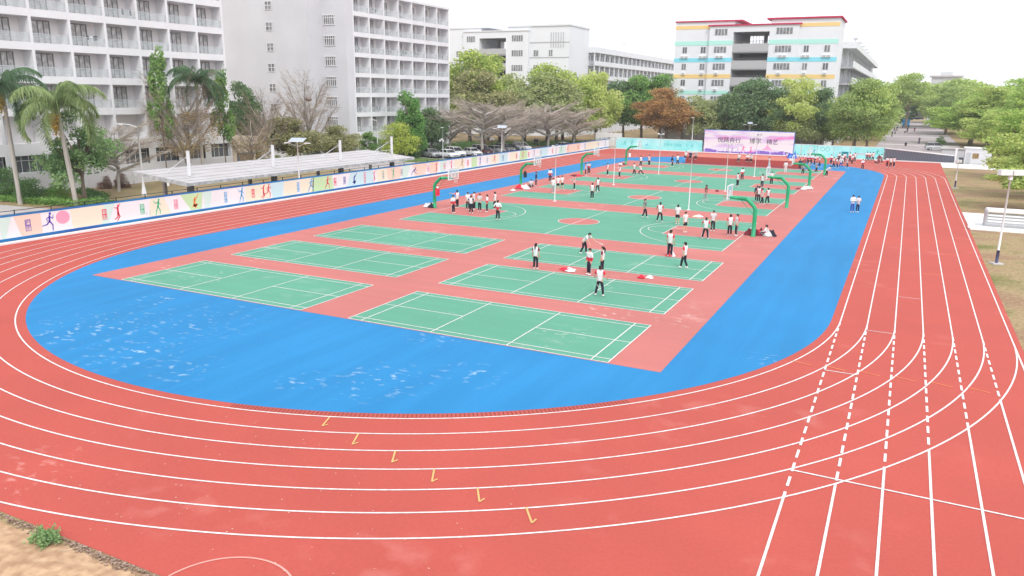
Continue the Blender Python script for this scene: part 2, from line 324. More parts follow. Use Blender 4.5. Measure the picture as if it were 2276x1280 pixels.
 (19.28, 229.74, 'walk', 'D2', 0, 1.7, 'pedestrian in navy nearest the left kerb of the far road'),
 (22.51, 260.98, 'walk', 'W', 0, 1.7, 'pedestrian in white in the middle of the far road left of one in black'),
 (23.13, 269.64, 'walk', 'D', 0, 1.7, 'pedestrian in black beside one in white in the middle of the far road'),
 (25.32, 275.89, 'walk', 'R', 0, 1.7, 'pedestrian in red brown top alone on the far road right side'),
 (26.15, 192.47, 'walk', 'D2', 0, 1.7, 'pedestrian in dark clothes just behind the dark slatted fence'),
 (23.27, 179.41, 'crouch', 'D', 0, 1.7, 'person crouching just behind the dark slatted fence'),
 (-48.06, 124.67, 'stand', 'D', 0, 1.7, 'left one of two dark clothed people on the lawn beyond the left banner'),
 (-47.36, 124.3, 'stand', 'D', 0, 1.7, 'right one of two dark clothed people on the lawn beyond the left banner'),
]
SITTERS = [(-0.6, 'student in white shirt sitting on the stage edge, leftmost of the middle three', 'W', 0), (0.75, 'student in pink sitting on the stage edge in the middle of three', 'J', 0), (1.35, 'student in white and grey sitting on the stage edge, rightmost of the middle three', 'G2', 0), (-9.3, 'student in white sitting at the left corner of the stage, leftmost there', 'W', 0), (-8.5, 'student in black sitting at the left corner of the stage', 'D', 0), (-7.6, 'student in pink and black at the left corner of the stage, rightmost there', 'K', 0)]
TREES = [
 (-48.41, 20.41, 9.13, 4.3, 'mid', 'mid green tree with whitewashed trunk between palm and lawn'),
 (-52.0, 33.21, 15.64, 1.76, 'thin', 'tall sparse green tree left of the dark palm in front of the balconies'),
 (-52.0, 42.02, 13.45, 1.8, 'thin', 'thin leafy tree at the right end of the nearer balcony block'),
 (-52.0, 36.28, 10.14, 5.79, 'twigb', 'wide brown tree with last dry leaves behind the grey canopy roof'),
 (-52.0, 26.88, 7.78, 5.17, 'twig', 'leafless tree with sweeping boughs left of the lawn'),
 (-61.5, 54.83, 12.39, 3.46, 'dark', 'dark green dense tree between the two white blocks'),
 (-62.42, 54.18, 8.67, 3.81, 'lime', 'yellow green low tree in front of the dark tree between the two blocks'),
 (-57.37, 55.17, 8.76, 4.4, 'twig', 'grey brown bare tree in front of the blank gable wall'),
 (-52.0, 46.3, 6.1, 3.71, 'twigb', 'brownish scrubby tree over the beige annex'),
 (-54.14, 60.0, 10.67, 5.14, 'twig', 'tall bare tree with a nest against the white gable'),
 (-55.97, 58.71, 7.5, 5.15, 'olive', 'olive brown tree at the foot of the white gable'),
 (-53.68, 65.78, 6.11, 3.9, 'olive', 'rounded olive tree right of the gable windows'),
 (-51.85, 70.99, 5.0, 2.54, 'thin', 'small grey green tree with a visible stem below the far balconies'),
 (-52.5, 80.18, 5.99, 4.05, 'lime', 'bright yellow green round tree below the far balconies'),
 (-52.5, 83.57, 14.31, 3.55, 'cone', 'tall conical green tree in front of the far balconies'),
 (-52.5, 90.46, 8.62, 3.7, 'dark', 'dark bluish tree right of the conical green tree'),
 (-44.44, 94.7, 10.67, 8.6, 'twig', 'leafless umbrella shaped tree over the parked cars, trunk leaning left'),
 (-51.39, 94.83, 9.41, 6.72, 'twig', 'leafless umbrella shaped tree above the first parked cars'),
 (-44.0, 101.8, 10.32, 7.26, 'twig', 'leafless umbrella shaped tree with straight pale trunk among the cars'),
 (-43.06, 108.36, 9.52, 6.64, 'twig', 'leafless umbrella tree right of the parked cars'),
 (-40.7, 114.85, 9.98, 7.77, 'twig', 'leafless spreading tree on the bare lawn beyond the cars'),
 (-38.49, 123.22, 9.12, 7.15, 'twig', 'leafless spreading tree next to the tall yellow green tree'),
 (-61.32, 119.79, 20.02, 9.44, 'green', 'tall bright green tree right beside the far balcony block'),
 (-57.74, 126.67, 18.11, 8.66, 'green', 'leafy green tree in front of the recessed white block'),
 (-51.94, 127.35, 17.17, 8.56, 'olive2', 'dull green tree in the middle of the row before the long white building'),
 (-49.28, 133.54, 17.78, 8.78, 'green', 'green tree before the corner of the long white building'),
 (-45.65, 140.73, 18.83, 9.3, 'green', 'bright green tree before the arcaded wing'),
 (-41.41, 144.2, 17.18, 7.24, 'yellow', 'tall yellow green columnar tree with dark gap left of the teal banner corner'),
 (-41.29, 163.34, 14.95, 7.07, 'dark', 'dark green tree behind the tall yellow green tree'),
 (-36.27, 162.48, 16.23, 8.15, 'deep', 'deep green tree with an orange patch between yellow and brown trees'),
 (-26.1, 148.15, 12.98, 9.34, 'orange', 'rust coloured tree behind the teal banner'),
 (-32.55, 165.61, 16.64, 7.64, 'deep', 'deep green tree behind the rust coloured tree'),
 (-17.93, 152.0, 13.3, 6.2, 'olive2', 'thin olive tree behind the left edge of the stage backdrop'),
 (-13.51, 152.0, 11.87, 4.29, 'dark', 'narrow dark tree just right of the thin olive tree'),
 (-8.99, 152.0, 15.46, 8.0, 'dark', 'big dark green tree behind the middle of the stage backdrop'),
 (-3.19, 152.0, 13.4, 6.64, 'dark', 'dark grey green tree behind the right half of the stage backdrop'),
 (0.94, 152.0, 16.04, 7.94, 'yellow', 'pale yellow green tree against the striped building'),
 (1.24, 152.0, 11.09, 5.82, 'olive2', "olive tree right above the backdrop's right corner"),
 (5.66, 152.0, 11.61, 4.75, 'olive2', 'loose olive tree left of the big round tree'),
 (6.92, 152.0, 13.47, 4.75, 'dark', "dark tree below the striped building's right corner"),
 (14.0, 146.0, 15.17, 8.65, 'mango', 'big round green tree left of the far road'),
 (9.23, 152.0, 10.27, 4.74, 'mango', 'round green tree leaning on the left of the biggest round tree'),
 (16.28, 146.0, 16.21, 5.59, 'bright', 'bright green tree behind the big round tree'),
 (22.26, 317.03, 21.23, 11.05, 'bright', 'bright green tree left of the far road end'),
 (13.14, 205.0, 18.06, 9.52, 'bright', 'bright green tree next to the white wing of the striped building'),
 (32.69, 345.2, 19.4, 15.21, 'bright', 'green tree over the far road end right side'),
 (40.48, 335.02, 19.71, 17.98, 'bright', 'green tree at the start of the right row'),
 (34.08, 259.95, 15.37, 9.23, 'mango', 'darker green tree right of the blue truck'),
 (43.88, 276.39, 18.28, 15.99, 'bright', 'light green tree behind the guard hut'),
 (37.61, 199.45, 12.06, 12.62, 'gold', 'yellow green tree spreading above the dark slatted fence'),
 (48.97, 239.83, 18.27, 14.89, 'gold', 'tall golden green tree above the guard hut'),
 (40.17, 159.25, 9.41, 8.78, 'gold2', 'drooping yellow green tree right behind the guard hut'),
 (38.77, 101.65, 10.78, 7.25, 'gold', 'large light green tree by the far lamp on the right'),
 (35.76, 64.16, 7.53, 5.46, 'gold2', 'nearest yellow green tree leaning in at the right edge above the bleacher'),
 (46.98, 164.34, 15.28, 10.74, 'gold', 'green gold tree at the right edge behind the others'),
 (-66.31, 137.26, 20.05, 8.22, 'green', 'yellowish green tree peeping behind the first bright green ones'),
 (-52.08, 149.21, 19.47, 8.42, 'green', 'green tree filling the gap before the long white building'),
 (41.24, 195.78, 14.93, 11.12, 'gold2', 'golden tree in the middle of the right hand row'),
 (45.94, 179.94, 11.77, 11.59, 'gold', 'broad light green tree behind the drooping one by the guard hut'),
 (37.31, 77.56, 9.56, 6.24, 'gold2', 'yellow green tree at the right edge above the lamp with a flat panel'),
 (-56.83, 117.69, 16.1, 8.25, 'olive', 'grey olive tree behind the leafless trees near the far balcony block'),
 (-46.33, 131.86, 15.15, 8.65, 'olive2', 'dull grey green tree behind the leafless trees'),
]
SHRUBS = [
 (-56.36, 17.77, 3.03, 2.41, 'hedge', 'dark green pruned shrub at the left edge'),
 (-52.55, 18.18, 2.5, 2.07, 'hedge', 'tiered green shrub beside the leftmost one'),
 (-50.62, 19.01, 1.84, 1.41, 'leaf', 'rounded light green shrub right of the tiered one'),
 (-55.28, 27.53, 1.58, 0.9, 'purple', 'reddish shrub left of the small notice board'),
 (-54.4, 29.11, 1.65, 0.9, 'purple', 'reddish shrub right of the small notice board'),
 (-59.2, 34.8, 1.45, 1.51, 'hedge', 'dark bush against the ground floor wall behind the lamp'),
 (-61.46, 61.19, 1.35, 1.08, 'lime', 'clipped lime green ball shrub left one of the pair behind the canopy'),
 (-61.07, 63.4, 1.44, 1.23, 'lime', 'clipped lime green ball shrub right one of the pair behind the canopy'),
 (-60.88, 55.26, 2.38, 2.07, 'hedge', 'dark hedge behind the canopy near the annex'),
 (-58.08, 64.56, 3.0, 2.16, 'hedge', 'dark bush behind the solar lamp'),
 (-55.12, 70.68, 2.96, 2.21, 'hedge', 'dark bush at the foot of the olive tree'),
 (-52.39, 88.78, 1.42, 1.22, 'leaf', 'round green shrub left of the first parked car'),
 (-52.4, 83.8, 2.44, 1.97, 'hedge', 'dark shrub below the conical tree'),
 (30.97, 194.1, 2.41, 1.43, 'leaf', 'small round shrub by the far road'),
]
CHARS = [(5.07, '跑步', 'pur'), (11.2, '排球', 'red'), (14.68, '网球', 'grn'), (18.08, '体操', 'pnk'), (23.72, '乒乓球', 'blu'), (27.19, '拳击', 'red'), (33.56, '羽毛球', 'blu'), (39.53, '武术', 'red'), (41.18, '体育', 'nav'), (44.91, '艺术体操', 'pnk'), (48.57, '太极拳', 'gry'), (52.48, '武术', 'gry'), (58.64, '足球', 'pnk'), (62.74, '篮球', 'pnk'), (69.2, '游泳', 'red'), (75.07, '滑冰', 'gry'), (80.26, '跳远', 'nav'), (85.04, '举重', 'red'), (89.62, '射箭', 'red'), (94.51, '跳高', 'gry'), (99.53, '柔道', 'red'), (111.76, '铅球', 'red'), (122.83, '体育', 'gry')]
FIGS = [(6.69, 0, 'pur'), (12.41, 1, 'red'), (16.22, 2, 'grn'), (20.07, 4, 'org'), (25.68, 2, 'blu'), (28.58, 1, 'red'), (29.26, 0, 'red'), (35.52, 3, 'blu'), (38.23, 3, 'red'), (42.89, 4, 'nav'), (46.75, 1, 'pnk'), (50.63, 2, 'grn'), (55.32, 5, 'nav'), (60.66, 1, 'red'), (64.54, 1, 'red'), (67.52, 0, 'brn'), (72.82, 2, 'nav'), (77.39, 0, 'red'), (87.38, 3, 'red'), (91.76, 1, 'nav'), (103.41, 3, 'grn'), (106.61, 0, 'red'), (115.3, 2, 'nav'), (126.84, 1, 'nav')]
PATCHES = [(4.1, 6.08, 6.08, 4.52, 'peach'), (7.32, 8.18, 8.18, 7.32, 'pink'), (3.09, 3.97, 3.4, 3.09, 'mint'), (8.4, 11.2, 10.93, 8.47, 'cream'), (11.2, 12.16, 11.52, 10.93, 'mint'), (15.51, 16.86, 17.56, 15.29, 'cream'), (18.6, 21.08, 20.82, 19.67, 'green'), (21.08, 22.17, 21.75, 21.28, 'mint'), (26.31, 29.45, 29.45, 26.14, 'cream'), (29.45, 31.49, 31.23, 29.82, 'aqua'), (31.49, 33.5, 33.36, 31.36, 'cream'), (33.91, 36.02, 35.88, 33.91, 'cream'), (35.88, 38.99, 39.3, 35.73, 'green'), (42.31, 46.58, 46.58, 41.5, 'aqua'), (47.29, 49.31, 49.5, 47.29, 'cream'), (49.31, 52.38, 52.18, 49.5, 'peach'), (52.58, 54.39, 53.68, 52.58, 'mint'), (55.01, 58.42, 57.87, 55.43, 'peach'), (58.97, 61.23, 60.88, 58.97, 'peach'), (61.57, 63.22, 62.98, 61.57, 'mint'), (65.39, 68.16, 68.16, 65.39, 'cream'), (70.25, 71.86, 71.86, 70.25, 'green'), (76.37, 78.74, 78.74, 76.08, 'cream'), (79.04, 81.82, 81.82, 79.04, 'aqua'), (82.77, 85.37, 85.37, 82.45, 'cream'), (86.37, 89.1, 89.1, 86.03, 'green'), (94.14, 97.56, 97.56, 94.14, 'aqua'), (102.58, 105.53, 105.53, 102.16, 'mint'), (106.61, 112.92, 112.92, 105.74, 'peach'), (116.51, 122.83, 122.83, 115.3, 'cream')]

# ------------------------------------------------------------------ ground, track, courts
XT, RAD, Y0, Y1, LW = 21.49, 22.9, 11.54, 95.5, 1.2216
XC = XT-RAD
def stadium(r, n=72):
    p = []
    for i in range(n+1):
        a = -math.pi*i/n; p.append((XC+r*math.cos(a), Y0+r*math.sin(a)))
    for i in range(n+1):
        a = math.pi-math.pi*i/n; p.append((XC+r*math.cos(a), Y1+r*math.sin(a)))
    return p[::-1]
def ground_mat():
    m = bpy.data.materials.new('dry_grass_and_earth'); m.use_nodes = True; nt = m.node_tree; L = nt.links; b = nt.nodes['Principled BSDF']; b.inputs['Roughness'].default_value = .95
    b.inputs['Specular IOR Level'].default_value = .1
    g = nt.nodes.new('ShaderNodeNewGeometry')
    def nz(s, d=5):
        n = nt.nodes.new('ShaderNodeTexNoise'); n.inputs['Scale'].default_value = s; n.inputs['Detail'].default_value = d; L.new(g.outputs['Position'], n.inputs['Vector']); return n
    r = nt.nodes.new('ShaderNodeValToRGB'); e = r.color_ramp.elements; e[0].position = .38; e[0].color = (.30, .20, .13, 1); e[1].position = .7; e[1].color = (.16, .17, .06, 1)
    x = e.new(.52); x.color = (.34, .26, .15, 1)
    L.new(nz(.25).outputs[0], r.inputs[0])
    r2 = nt.nodes.new('ShaderNodeValToRGB'); e = r2.color_ramp.elements; e[0].position = .3; e[0].color = (.65, .62, .6, 1); e[1].position = .7; e[1].color = (1.2, 1.2, 1.15, 1)
    L.new(nz(5).outputs[0], r2.inputs[0])
    mu = nt.nodes.new('ShaderNodeMix'); mu.data_type = 'RGBA'; mu.blend_type = 'MULTIPLY'; mu.inputs[0].default_value = 1; L.new(r.outputs[0], mu.inputs[6]); L.new(r2.outputs[0], mu.inputs[7])
    L.new(mu.outputs[2], b.inputs['Base Color'])
    bp = nt.nodes.new('ShaderNodeBump'); bp.inputs['Strength'].default_value = .5; bp.inputs['Distance'].default_value = .06; L.new(nz(9).outputs[0], bp.inputs['Height']); L.new(bp.outputs[0], b.inputs['Normal'])
    return m
GM = ground_mat()
b = MB(); b.face([(-900, -300, 0), (900, -300, 0), (900, 1600, 0), (-900, 1600, 0)], GM); b.build('ground', kind='structure')
b = MB(); b.face([(-32.3, -21, .006), (9.7, -21+2.35, .006), (9.7, -21, .006)][:0] or [(-32.3, -18.65, .006), (9.6, -18.65, .006), (9.6, -45, .006), (29.1, -45, .006), (29.1, 128.2, .006), (-32.3, 128.2, .006)], M_RED); b.build('running_track', kind='structure')
b = MB(); b.face([(x, y, .010) for x, y in stadium(RAD-.42)], M_BLUE); b.build('blue_infield', kind='structure')
b = MB(); b.face([(-18.9, -.08, .014), (15.65, -.08, .014), (15.65, 100.6, .014), (-18.9, 100.6, .014)], M_PINK); b.build('court_area', kind='structure')
GZ, KZ, LZ = .018, .022, .026
b = MB()
BX = (-16.39, 0); BY = (0, 8.32, 16.57)
for x in BX:
    for y in BY: b.face([(x, y, GZ), (x+13.4, y, GZ), (x+13.4, y+6.1, GZ), (x, y+6.1, GZ)], M_GREEN)
HX0, HX1, HW = -15.46, 12.46, 14.48
HY = [26.65+19.29*i for i in range(4)]
for y in HY: b.face([(HX0, y, GZ), (HX1, y, GZ), (HX1, y+HW, GZ), (HX0, y+HW, GZ)], M_GREEN)
b.build('court_greens', kind='structure')
b = MB()
for y in HY:
    c = y+HW/2
    for s, x in ((1, HX0), (-1, HX1)):
        q = [(x, c-2.35, KZ), (x+s*5.8, c-2.35, KZ), (x+s*5.8, c+2.35, KZ), (x, c+2.35, KZ)]; b.face(q if s > 0 else q[::-1], M_PINK)
    xm = (HX0+HX1)/2; b.face([(xm+1.8*math.cos(i*math.pi/18), c+1.8*math.sin(i*math.pi/18), KZ) for i in range(36)], M_PINK)
b.build('court_keys', kind='structure')
def seg(b, p, q, w, z, m):
    p = Vector(p); q = Vector(q); d = (q-p).normalized(); n = Vector((-d.y, d.x))*w/2
    b.face([(*(p-n), z), (*(q-n), z), (*(q+n), z), (*(p+n), z)], m)
def arc(b, c, r, a0, a1, w, z, m, n=40):
    for i in range(n):
        t0 = a0+(a1-a0)*i/n; t1 = a0+(a1-a0)*(i+1)/n; P = lambda t, rr: (c[0]+rr*math.cos(t), c[1]+rr*math.sin(t), z)
        q = [P(t0, r-w/2), P(t0, r+w/2), P(t1, r+w/2), P(t1, r-w/2)]; b.face(q if a1 > a0 else q[::-1], m)
b = MB(); w = .055
for x in BX:
    for y in BY:
        X1, Y1_ = x+13.4, y+6.1
        for yy in (y, y+.46, Y1_-.46, Y1_): seg(b, (x, yy), (X1, yy), w, LZ, LINEW)
        for xx in (x, x+.76, x+4.72, x+8.68, X1-.76, X1): seg(b, (xx, y), (xx, Y1_), w, LZ+.002, LINEW)
        ym = y+3.05; seg(b, (x, ym), (x+4.72, ym), w, LZ, LINEW); seg(b, (x+8.68, ym), (X1, ym), w, LZ, LINEW)
for y in HY:
    c = y+HW/2; xm = (HX0+HX1)/2
    for yy in (y, y+HW): seg(b, (HX0, yy), (HX1, yy), .06, LZ, LINEW)
    for xx in (HX0, xm, HX1): seg(b, (xx, y), (xx, y+HW), .06, LZ+.002, LINEW)
    arc(b, (xm, c), 1.8, 0, 2*math.pi, .06, LZ+.004, LINEW)
    for s, x in ((1, HX0), (-1, HX1)):
        for yy in (c-2.35, c+2.35): seg(b, (x, yy), (x+s*5.8, yy), .06, LZ+.004, LINEW)
        seg(b, (x+s*5.8, c-2.35), (x+s*5.8, c+2.35), .06, LZ+.006, LINEW)
        h = math.pi/2
        arc(b, (x+s*5.8, c), 1.8, -h if s > 0 else h, h if s > 0 else 3*h, .06, LZ+.008, LINEW)
        a = math.acos(1.3/6.5)
        rb = 6.5; xb = x+s*1.575; ta = math.asin(6.34/6.5)
        arc(b, (xb, c), rb, -ta if s > 0 else math.pi-ta, ta if s > 0 else math.pi+ta, .06, LZ+.008, LINEW)
        for q in (-1, 1): seg(b, (x, c+q*6.34), (xb+s*rb*math.cos(ta), c+q*6.34), .06, LZ+.004, LINEW)
b.build('court_lines', kind='structure')
b = MB(); TZ = .016; lw = .062
for k in range(7):
    r = RAD+k*LW
    arc(b, (XC, Y0), r, -math.pi, 0, lw, TZ, LINEW, 140)
    arc(b, (XC, Y1), r, 0, math.pi, lw, TZ, LINEW, 140)
    for s in (1, -1): seg(b, (XC+s*r, Y0), (XC+s*r, Y1), lw, TZ, LINEW)
Rout = RAD+6*LW
for k in range(7):
    x = XT+k*LW; dx = x-XC
    yc = Y0-math.sqrt(max(0, Rout**2-dx**2))       # where the straight crosses the outermost curve
    y = Y0-.4
    while y > yc:
        seg(b, (x, y), (x, max(y-.62, yc)), lw+.02, TZ+.003, LINEW); y -= 1.0
    seg(b, (x, min(yc, Y0)), (x, -44), lw+.01, TZ+.003, LINEW)
seg(b, (XT, -6.4), (XT+6*LW, -6.4), .07, TZ+.006, LINEW)
seg(b, (XT, 3.43), (XT+LW, 3.43), .06, TZ+.006, LINEW)
b.build('track_lines', kind='structure')
b = MB()
for k, y in ((1, 10.4), (2, 18.4), (3, 25.9), (4, 33.9), (5, 41.8)): seg(b, (XT+k*LW+.05, y), (XT+(k+1)*LW-.05, y), .05, TZ+.006, LINEO if k > 2 else LINEW)
for k in range(6):
    seg(b, (XT+k*LW+.12, 96.2), (XT+(k+1)*LW-.12, 96.2), .25, TZ+.006, LINEO)
    x = XT+k*LW; xi = XC+math.sqrt((RAD+k*LW)**2-(Y0-3.85)**2)
    seg(b, (xi+.02, 4.0), (xi+.78, 3.75), .045, TZ+.006, LINEO)
ones = [(6.96, -9.83, 7.22, -10.53), (8.62, -10.41, 8.96, -11.17), (10.4, -10.9, 10.76, -11.59), (12.09, -11.34, 12.45, -12.04), (13.76, -11.73, 14.19, -12.39), (15.42, -12.04, 15.9, -12.69)]
for x0, y0, x1, y1 in ones:
    seg(b, (x0, y0), (x1, y1), .055, TZ+.006, LINEY)
    d = Vector((x1-x0, y1-y0)).normalized(); n = Vector((-d.y, d.x)); p = Vector((x1, y1)); seg(b, p, p-d*.17+n*.15, .05, TZ+.009, LINEY)
b.build('track_marks', kind='structure')
# faded circle mark and drain slots
b = MB(); arc(b, (11.2, -18.75), 1.65, .1, math.pi-.1, .05, TZ, mat('faded_mark', (.75, .32, .28), .8)); b.build('faded_circle_mark', kind='structure')
b = MB(); DS = mat('drain_slot', (.17, .045, .04), .9)
for i in range(96):
    a = -1.36+i*.0066
    c, s = math.cos(a), math.sin(a); r0, r1 = RAD-.38, RAD-.08; t = .016
    b.face([(XC+r0*c+t*s, Y0+r0*s-t*c, TZ), (XC+r1*c+t*s, Y0+r1*s-t*c, TZ), (XC+r1*c-t*s, Y0+r1*s+t*c, TZ), (XC+r0*c-t*s, Y0+r0*s+t*c, TZ)], DS)
b.build('drain_channel', kind='structure')
# light fallen petals and litter on the track
random.seed(5); b = MB(); PET = mat('fallen_petals', (.62, .40, .34), .9)
for i in range(130):
    x, y = random.uniform(1, 15), random.uniform(-18.4, -11); s = random.uniform(.012, .034); a = random.random()*3
    b.face([(x+s*math.cos(a+t), y+s*math.sin(a+t)*.6, .02) for t in (0, 1.57, 3.14, 4.7)], PET)
b.build('fallen_petals', kind='stuff', label='pale fallen petals scattered on the near red lanes', category='petals')
# kerbs, paths, roads, lawns
b = MB(); b.box(-32.75, -32.3, -60, 128.6, -.1, .12, CONC if 0 else WHITE); b.box(-32.3, 31.5, 128.2, 129.0, -.1, .13, WHITE); b.build('kerb', kind='structure')
b = MB(); b.prism([(-62, -20), (-34, -20), (-34, 4), (-43.6, 14.9), (-46.2, 15.2), (-58, 13.6), (-62, 13.6)], -.05, .03, M_PAVE); b.build('paved_path', kind='structure')
b = MB(); b.box(-57, -33.5, 60, 84, -.05, .03, M_PAVE); b.build('paved_yard', kind='structure')
b = MB(); b.box(-57, -33.5, 84.2, 116, -.05, .03, M_ASPH); b.build('car_park', kind='structure')
b = MB(); b.box(17, 35, 133, 430, -.05, .03, M_ROAD); b.build('road', kind='structure')
for y in (150, 172, 205, 250): pass
b = MB()
for y in (156, 186, 236, 300): b.box(17.2, 34.8, y, y+3.5, .02, .034, mat('pale_paving', (.55, .5, .49), .9))
b.build('road_bands', kind='structure')
b = MB(); b.prism([(28.6, 47.6), (29.15, 47.6), (60, 47.6), (60, 60), (29.1, 59)][1:], -.05, .05, WHITE); b.build('concrete_pad', kind='structure')
b = MB(); b.box(29.15, 40, 118, 127.9, -.05, .05, WHITE); b.build('concrete_apron', kind='structure')
# bare soil corner by the camera with rubble edge
SOIL = mat('sandy_soil', (.52, .35, .22), .95, scale=3.2, col2=(.33, .20, .12), bump=1.0)
b = MB(); random.seed(3)
nx, ny = 60, 24
hh = {}
for i in range(nx+1):
    for j in range(ny+1):
        x = -12+i*(22.0/nx); y = -18.72-j*.35; hh[i, j] = (x, y, -.02+(.05+random.uniform(0, .06))*min(1, j*.5))
for i in range(nx):
    for j in range(ny): b.face([hh[i, j+1], hh[i+1, j+1], hh[i+1, j], hh[i, j]], SOIL, True)
b.build('soil_bank', kind='structure')
b = MB(); RUB = mat('rubble', (.40, .30, .24), .95, col2=(.16, .10, .07), scale=14)
for i in range(900):
    x = random.uniform(-4, 9.9); y = -18.70-abs(random.gauss(0, .10)); s = random.uniform(.006, .03)
    b.box(x-s, x+s, y-s, y+s*.7, .0, .02+s, RUB)
b.build('rubble_edge', kind='stuff', label='small stones and broken mortar along the edge of the red track', category='rubble')
# ------------------------------------------------------------------ fences and banners
def rail_fence(name, p0, p1, n, label):
    t = thing(name, (*p0, 0), label, 'fence'); d = Vector((p1[0]-p0[0], p1[1]-p0[1], 0)); L = d.length; d.normalize()
    for z, r in ((2.22, .028), (1.98, .018), (.25, .018)):
        b = MB(); b.tube([(0, 0, z), tuple(d*L+Vector((0, 0, z)))], r, BLACKM, 6); b.build('rail', t)
    m = MB(); m.tube([(0, 0, 0), (0, 0, 2.26)], .04, BLACKM, 6); me = m.mesh('post')
    for i in range(n+1): part('post', me, t, tuple(d*L*i/n))
    return t
rail_fence('railing_fence', (-33.05, -12), (-33.05, 129.4), 52, 'long black rail fence with posts behind the left sports banner')
rail_fence('railing_fence', (-33.05, 129.62), (19.95, 129.62), 24, 'black rail fence behind the teal banner and stage backdrop at the far end')
BC = {'pur': (.10, .05, .45), 'red': (.72, .03, .08), 'grn': (.03, .5, .25), 'org': (.85, .25, .08), 'blu': (.04, .35, .7), 'nav': (.06, .09, .4), 'pnk': (.8, .2, .33), 'gry': (.3, .38, .4), 'brn': (.45, .18, .1),
      'peach': (.74, .58, .48), 'pink': (.78, .33, .45), 'mint': (.55, .72, .66), 'cream': (.72, .70, .56), 'green': (.48, .68, .40), 'aqua': (.5, .70, .74), 'teal': (.03, .48, .45), 'cyan': (.2, .7, .76)}
BM = {k: mat('print_'+k, v, .55) for k, v in BC.items()}
def text_mesh(txt, size, m, vertical=False, depth=.004, squash=1):
    c = bpy.data.curves.new('lettering', 'FONT'); c.body = '\n'.join(txt) if vertical else txt; c.size = size; c.align_x = 'CENTER'; c.align_y = 'CENTER'; c.space_line = .95; c.resolution_u = 2
    o = bpy.data.objects.new('tmp', c); COL.objects.link(o)
    dg = bpy.context.evaluated_depsgraph_get(); me = bpy.data.meshes.new_from_object(o.evaluated_get(dg)); bpy.data.objects.remove(o)
    me.name = 'lettering'; me.materials.clear(); me.materials.append(m); return me
LIMBS = [  # runner, jumper, racket, fencer, seated shooter, leaper
 [((0, .55), (.03, .85), .07), ((0, .55), (.16, .33), .05), ((.16, .33), (.14, .02), .04), ((0, .55), (-.16, .38), .05), ((-.16, .38), (-.42, .33), .035), ((.03, .8), (.2, .68), .035), ((.2, .68), (.24, .85), .03), ((.03, .8), (-.15, .7), .035), ((-.15, .7), (-.12, .55), .03)],
 [((0, .45), (0, .78), .08), ((0, .45), (-.05, .22), .06), ((-.05, .22), (-.25, .12), .04), ((0, .45), (.1, .25), .06), ((.1, .25), (-.08, .02), .04), ((0, .76), (.16, 1), .035), ((0, .76), (-.24, .8), .035)],
 [((0, .5), (.06, .82), .08), ((0, .5), (-.12, .28), .05), ((-.12, .28), (-.2, 0), .04), ((0, .5), (.14, .28), .05), ((.14, .28), (.12, .04), .04), ((.05, .8), (-.16, .72), .035), ((-.16, .72), (-.3, .9), .03), ((.05, .78), (.2, .6), .035)],
 [((0, .5), (.05, .82), .08), ((0, .5), (.2, .35), .06), ((.2, .35), (.22, .03), .04), ((0, .5), (-.2, .25), .06), ((-.2, .25), (-.36, .02), .04), ((.05, .78), (.36, .78), .035), ((.05, .78), (-.2, .66), .035)],
 [((0, .2), (.02, .62), .12), ((0, .2), (.2, .3), .09), ((.2, .3), (.05, .08), .07), ((.02, .58), (.2, .75), .05), ((.2, .75), (.36, .98), .04), ((0, .3), (-.15, .2), .08)],
 [((-.1, .5), (.15, .6), .08), ((-.1, .5), (-.35, .35), .06), ((-.35, .35), (-.5, .1), .04), ((-.1, .5), (.1, .35), .05), ((.15, .6), (.4, .45), .04), ((.15, .6), (.3, .85), .035), ((.1, .35), (.45, .12), .03)]]
HEADS = [(.07, .96), (.04, .88), (.1, .93), (.08, .93), (.06, .72), (.22, .7)]
def figure_mesh(k, s, m):
    b = MB()
    for p, q, w in LIMBS[k]:
        p = Vector(p)*s; q = Vector(q)*s; d = (q-p).normalized()*w*s*.4; n = Vector((-d.y, d.x)).normalized()*w*s*.8
        p = p-d; q = q+d; b.face([(*(p-n), 0), (*(q-n*.75), 0), (*(q+n*.75), 0), (*(p+n), 0)], m)
    hx, hy = HEADS[k]; b.face([(hx*s+.07*s*math.cos(t*.628), hy*s+.08*s*math.sin(t*.628), .001) for t in range(10)], m)
    return b.mesh('sport_figure')
Z0B, Z1B = .32, 1.84
t = thing('sports_banner', (-32.92, 58, 0), 'long white banner with pastel patches and coloured sports figures along the left fence', 'banner')
mW = mat('banner_white', (.72, .73, .75), .5, var=.03, scale=.4)
b = MB(); b.box(-.02, .02, -70, 71.3, Z0B, Z1B, mW); b.build('cloth', t)
def strip_mat(name, c1, c2, s): return mat(name, c1, .6, col2=c2, scale=s)
BS = strip_mat('blue_hem', (.02, .10, .36), (.015, .22, .50), .15)
b = MB(); b.box(-.03, .03, -70, 71.3, Z1B, Z1B+.13, BS); b.build('top_hem', t)
b = MB(); b.box(-.03, .03, -70, 71.3, Z0B-.2, Z0B, BS); b.build('bottom_hem', t)
for y0, y1, y2, y3, c in PATCHES:
    b = MB(); pts = [(.024, y0-58, Z1B-.02), (.024, y1-58, Z1B-.02), (.024, y2-58, Z0B+.02), (.024, y3-58, Z0B+.02)]
    if c == 'pink': ym = (y0+y1)/2-58; pts = [(.027, ym+.55*math.cos(a*.4), 1.3+.5*math.sin(a*.4)) for a in range(16)]
    b.face(pts, BM[c]); b.build('colour_patch', t)
cache = {}
for y, k, c in FIGS:
    if (k, c) not in cache: cache[k, c] = figure_mesh(k, 1.35, BM[c])
    o = part('sport_figure', cache[k, c], t, (.032, y-58, .4)); o.rotation_euler = (math.pi/2, 0, math.pi/2)
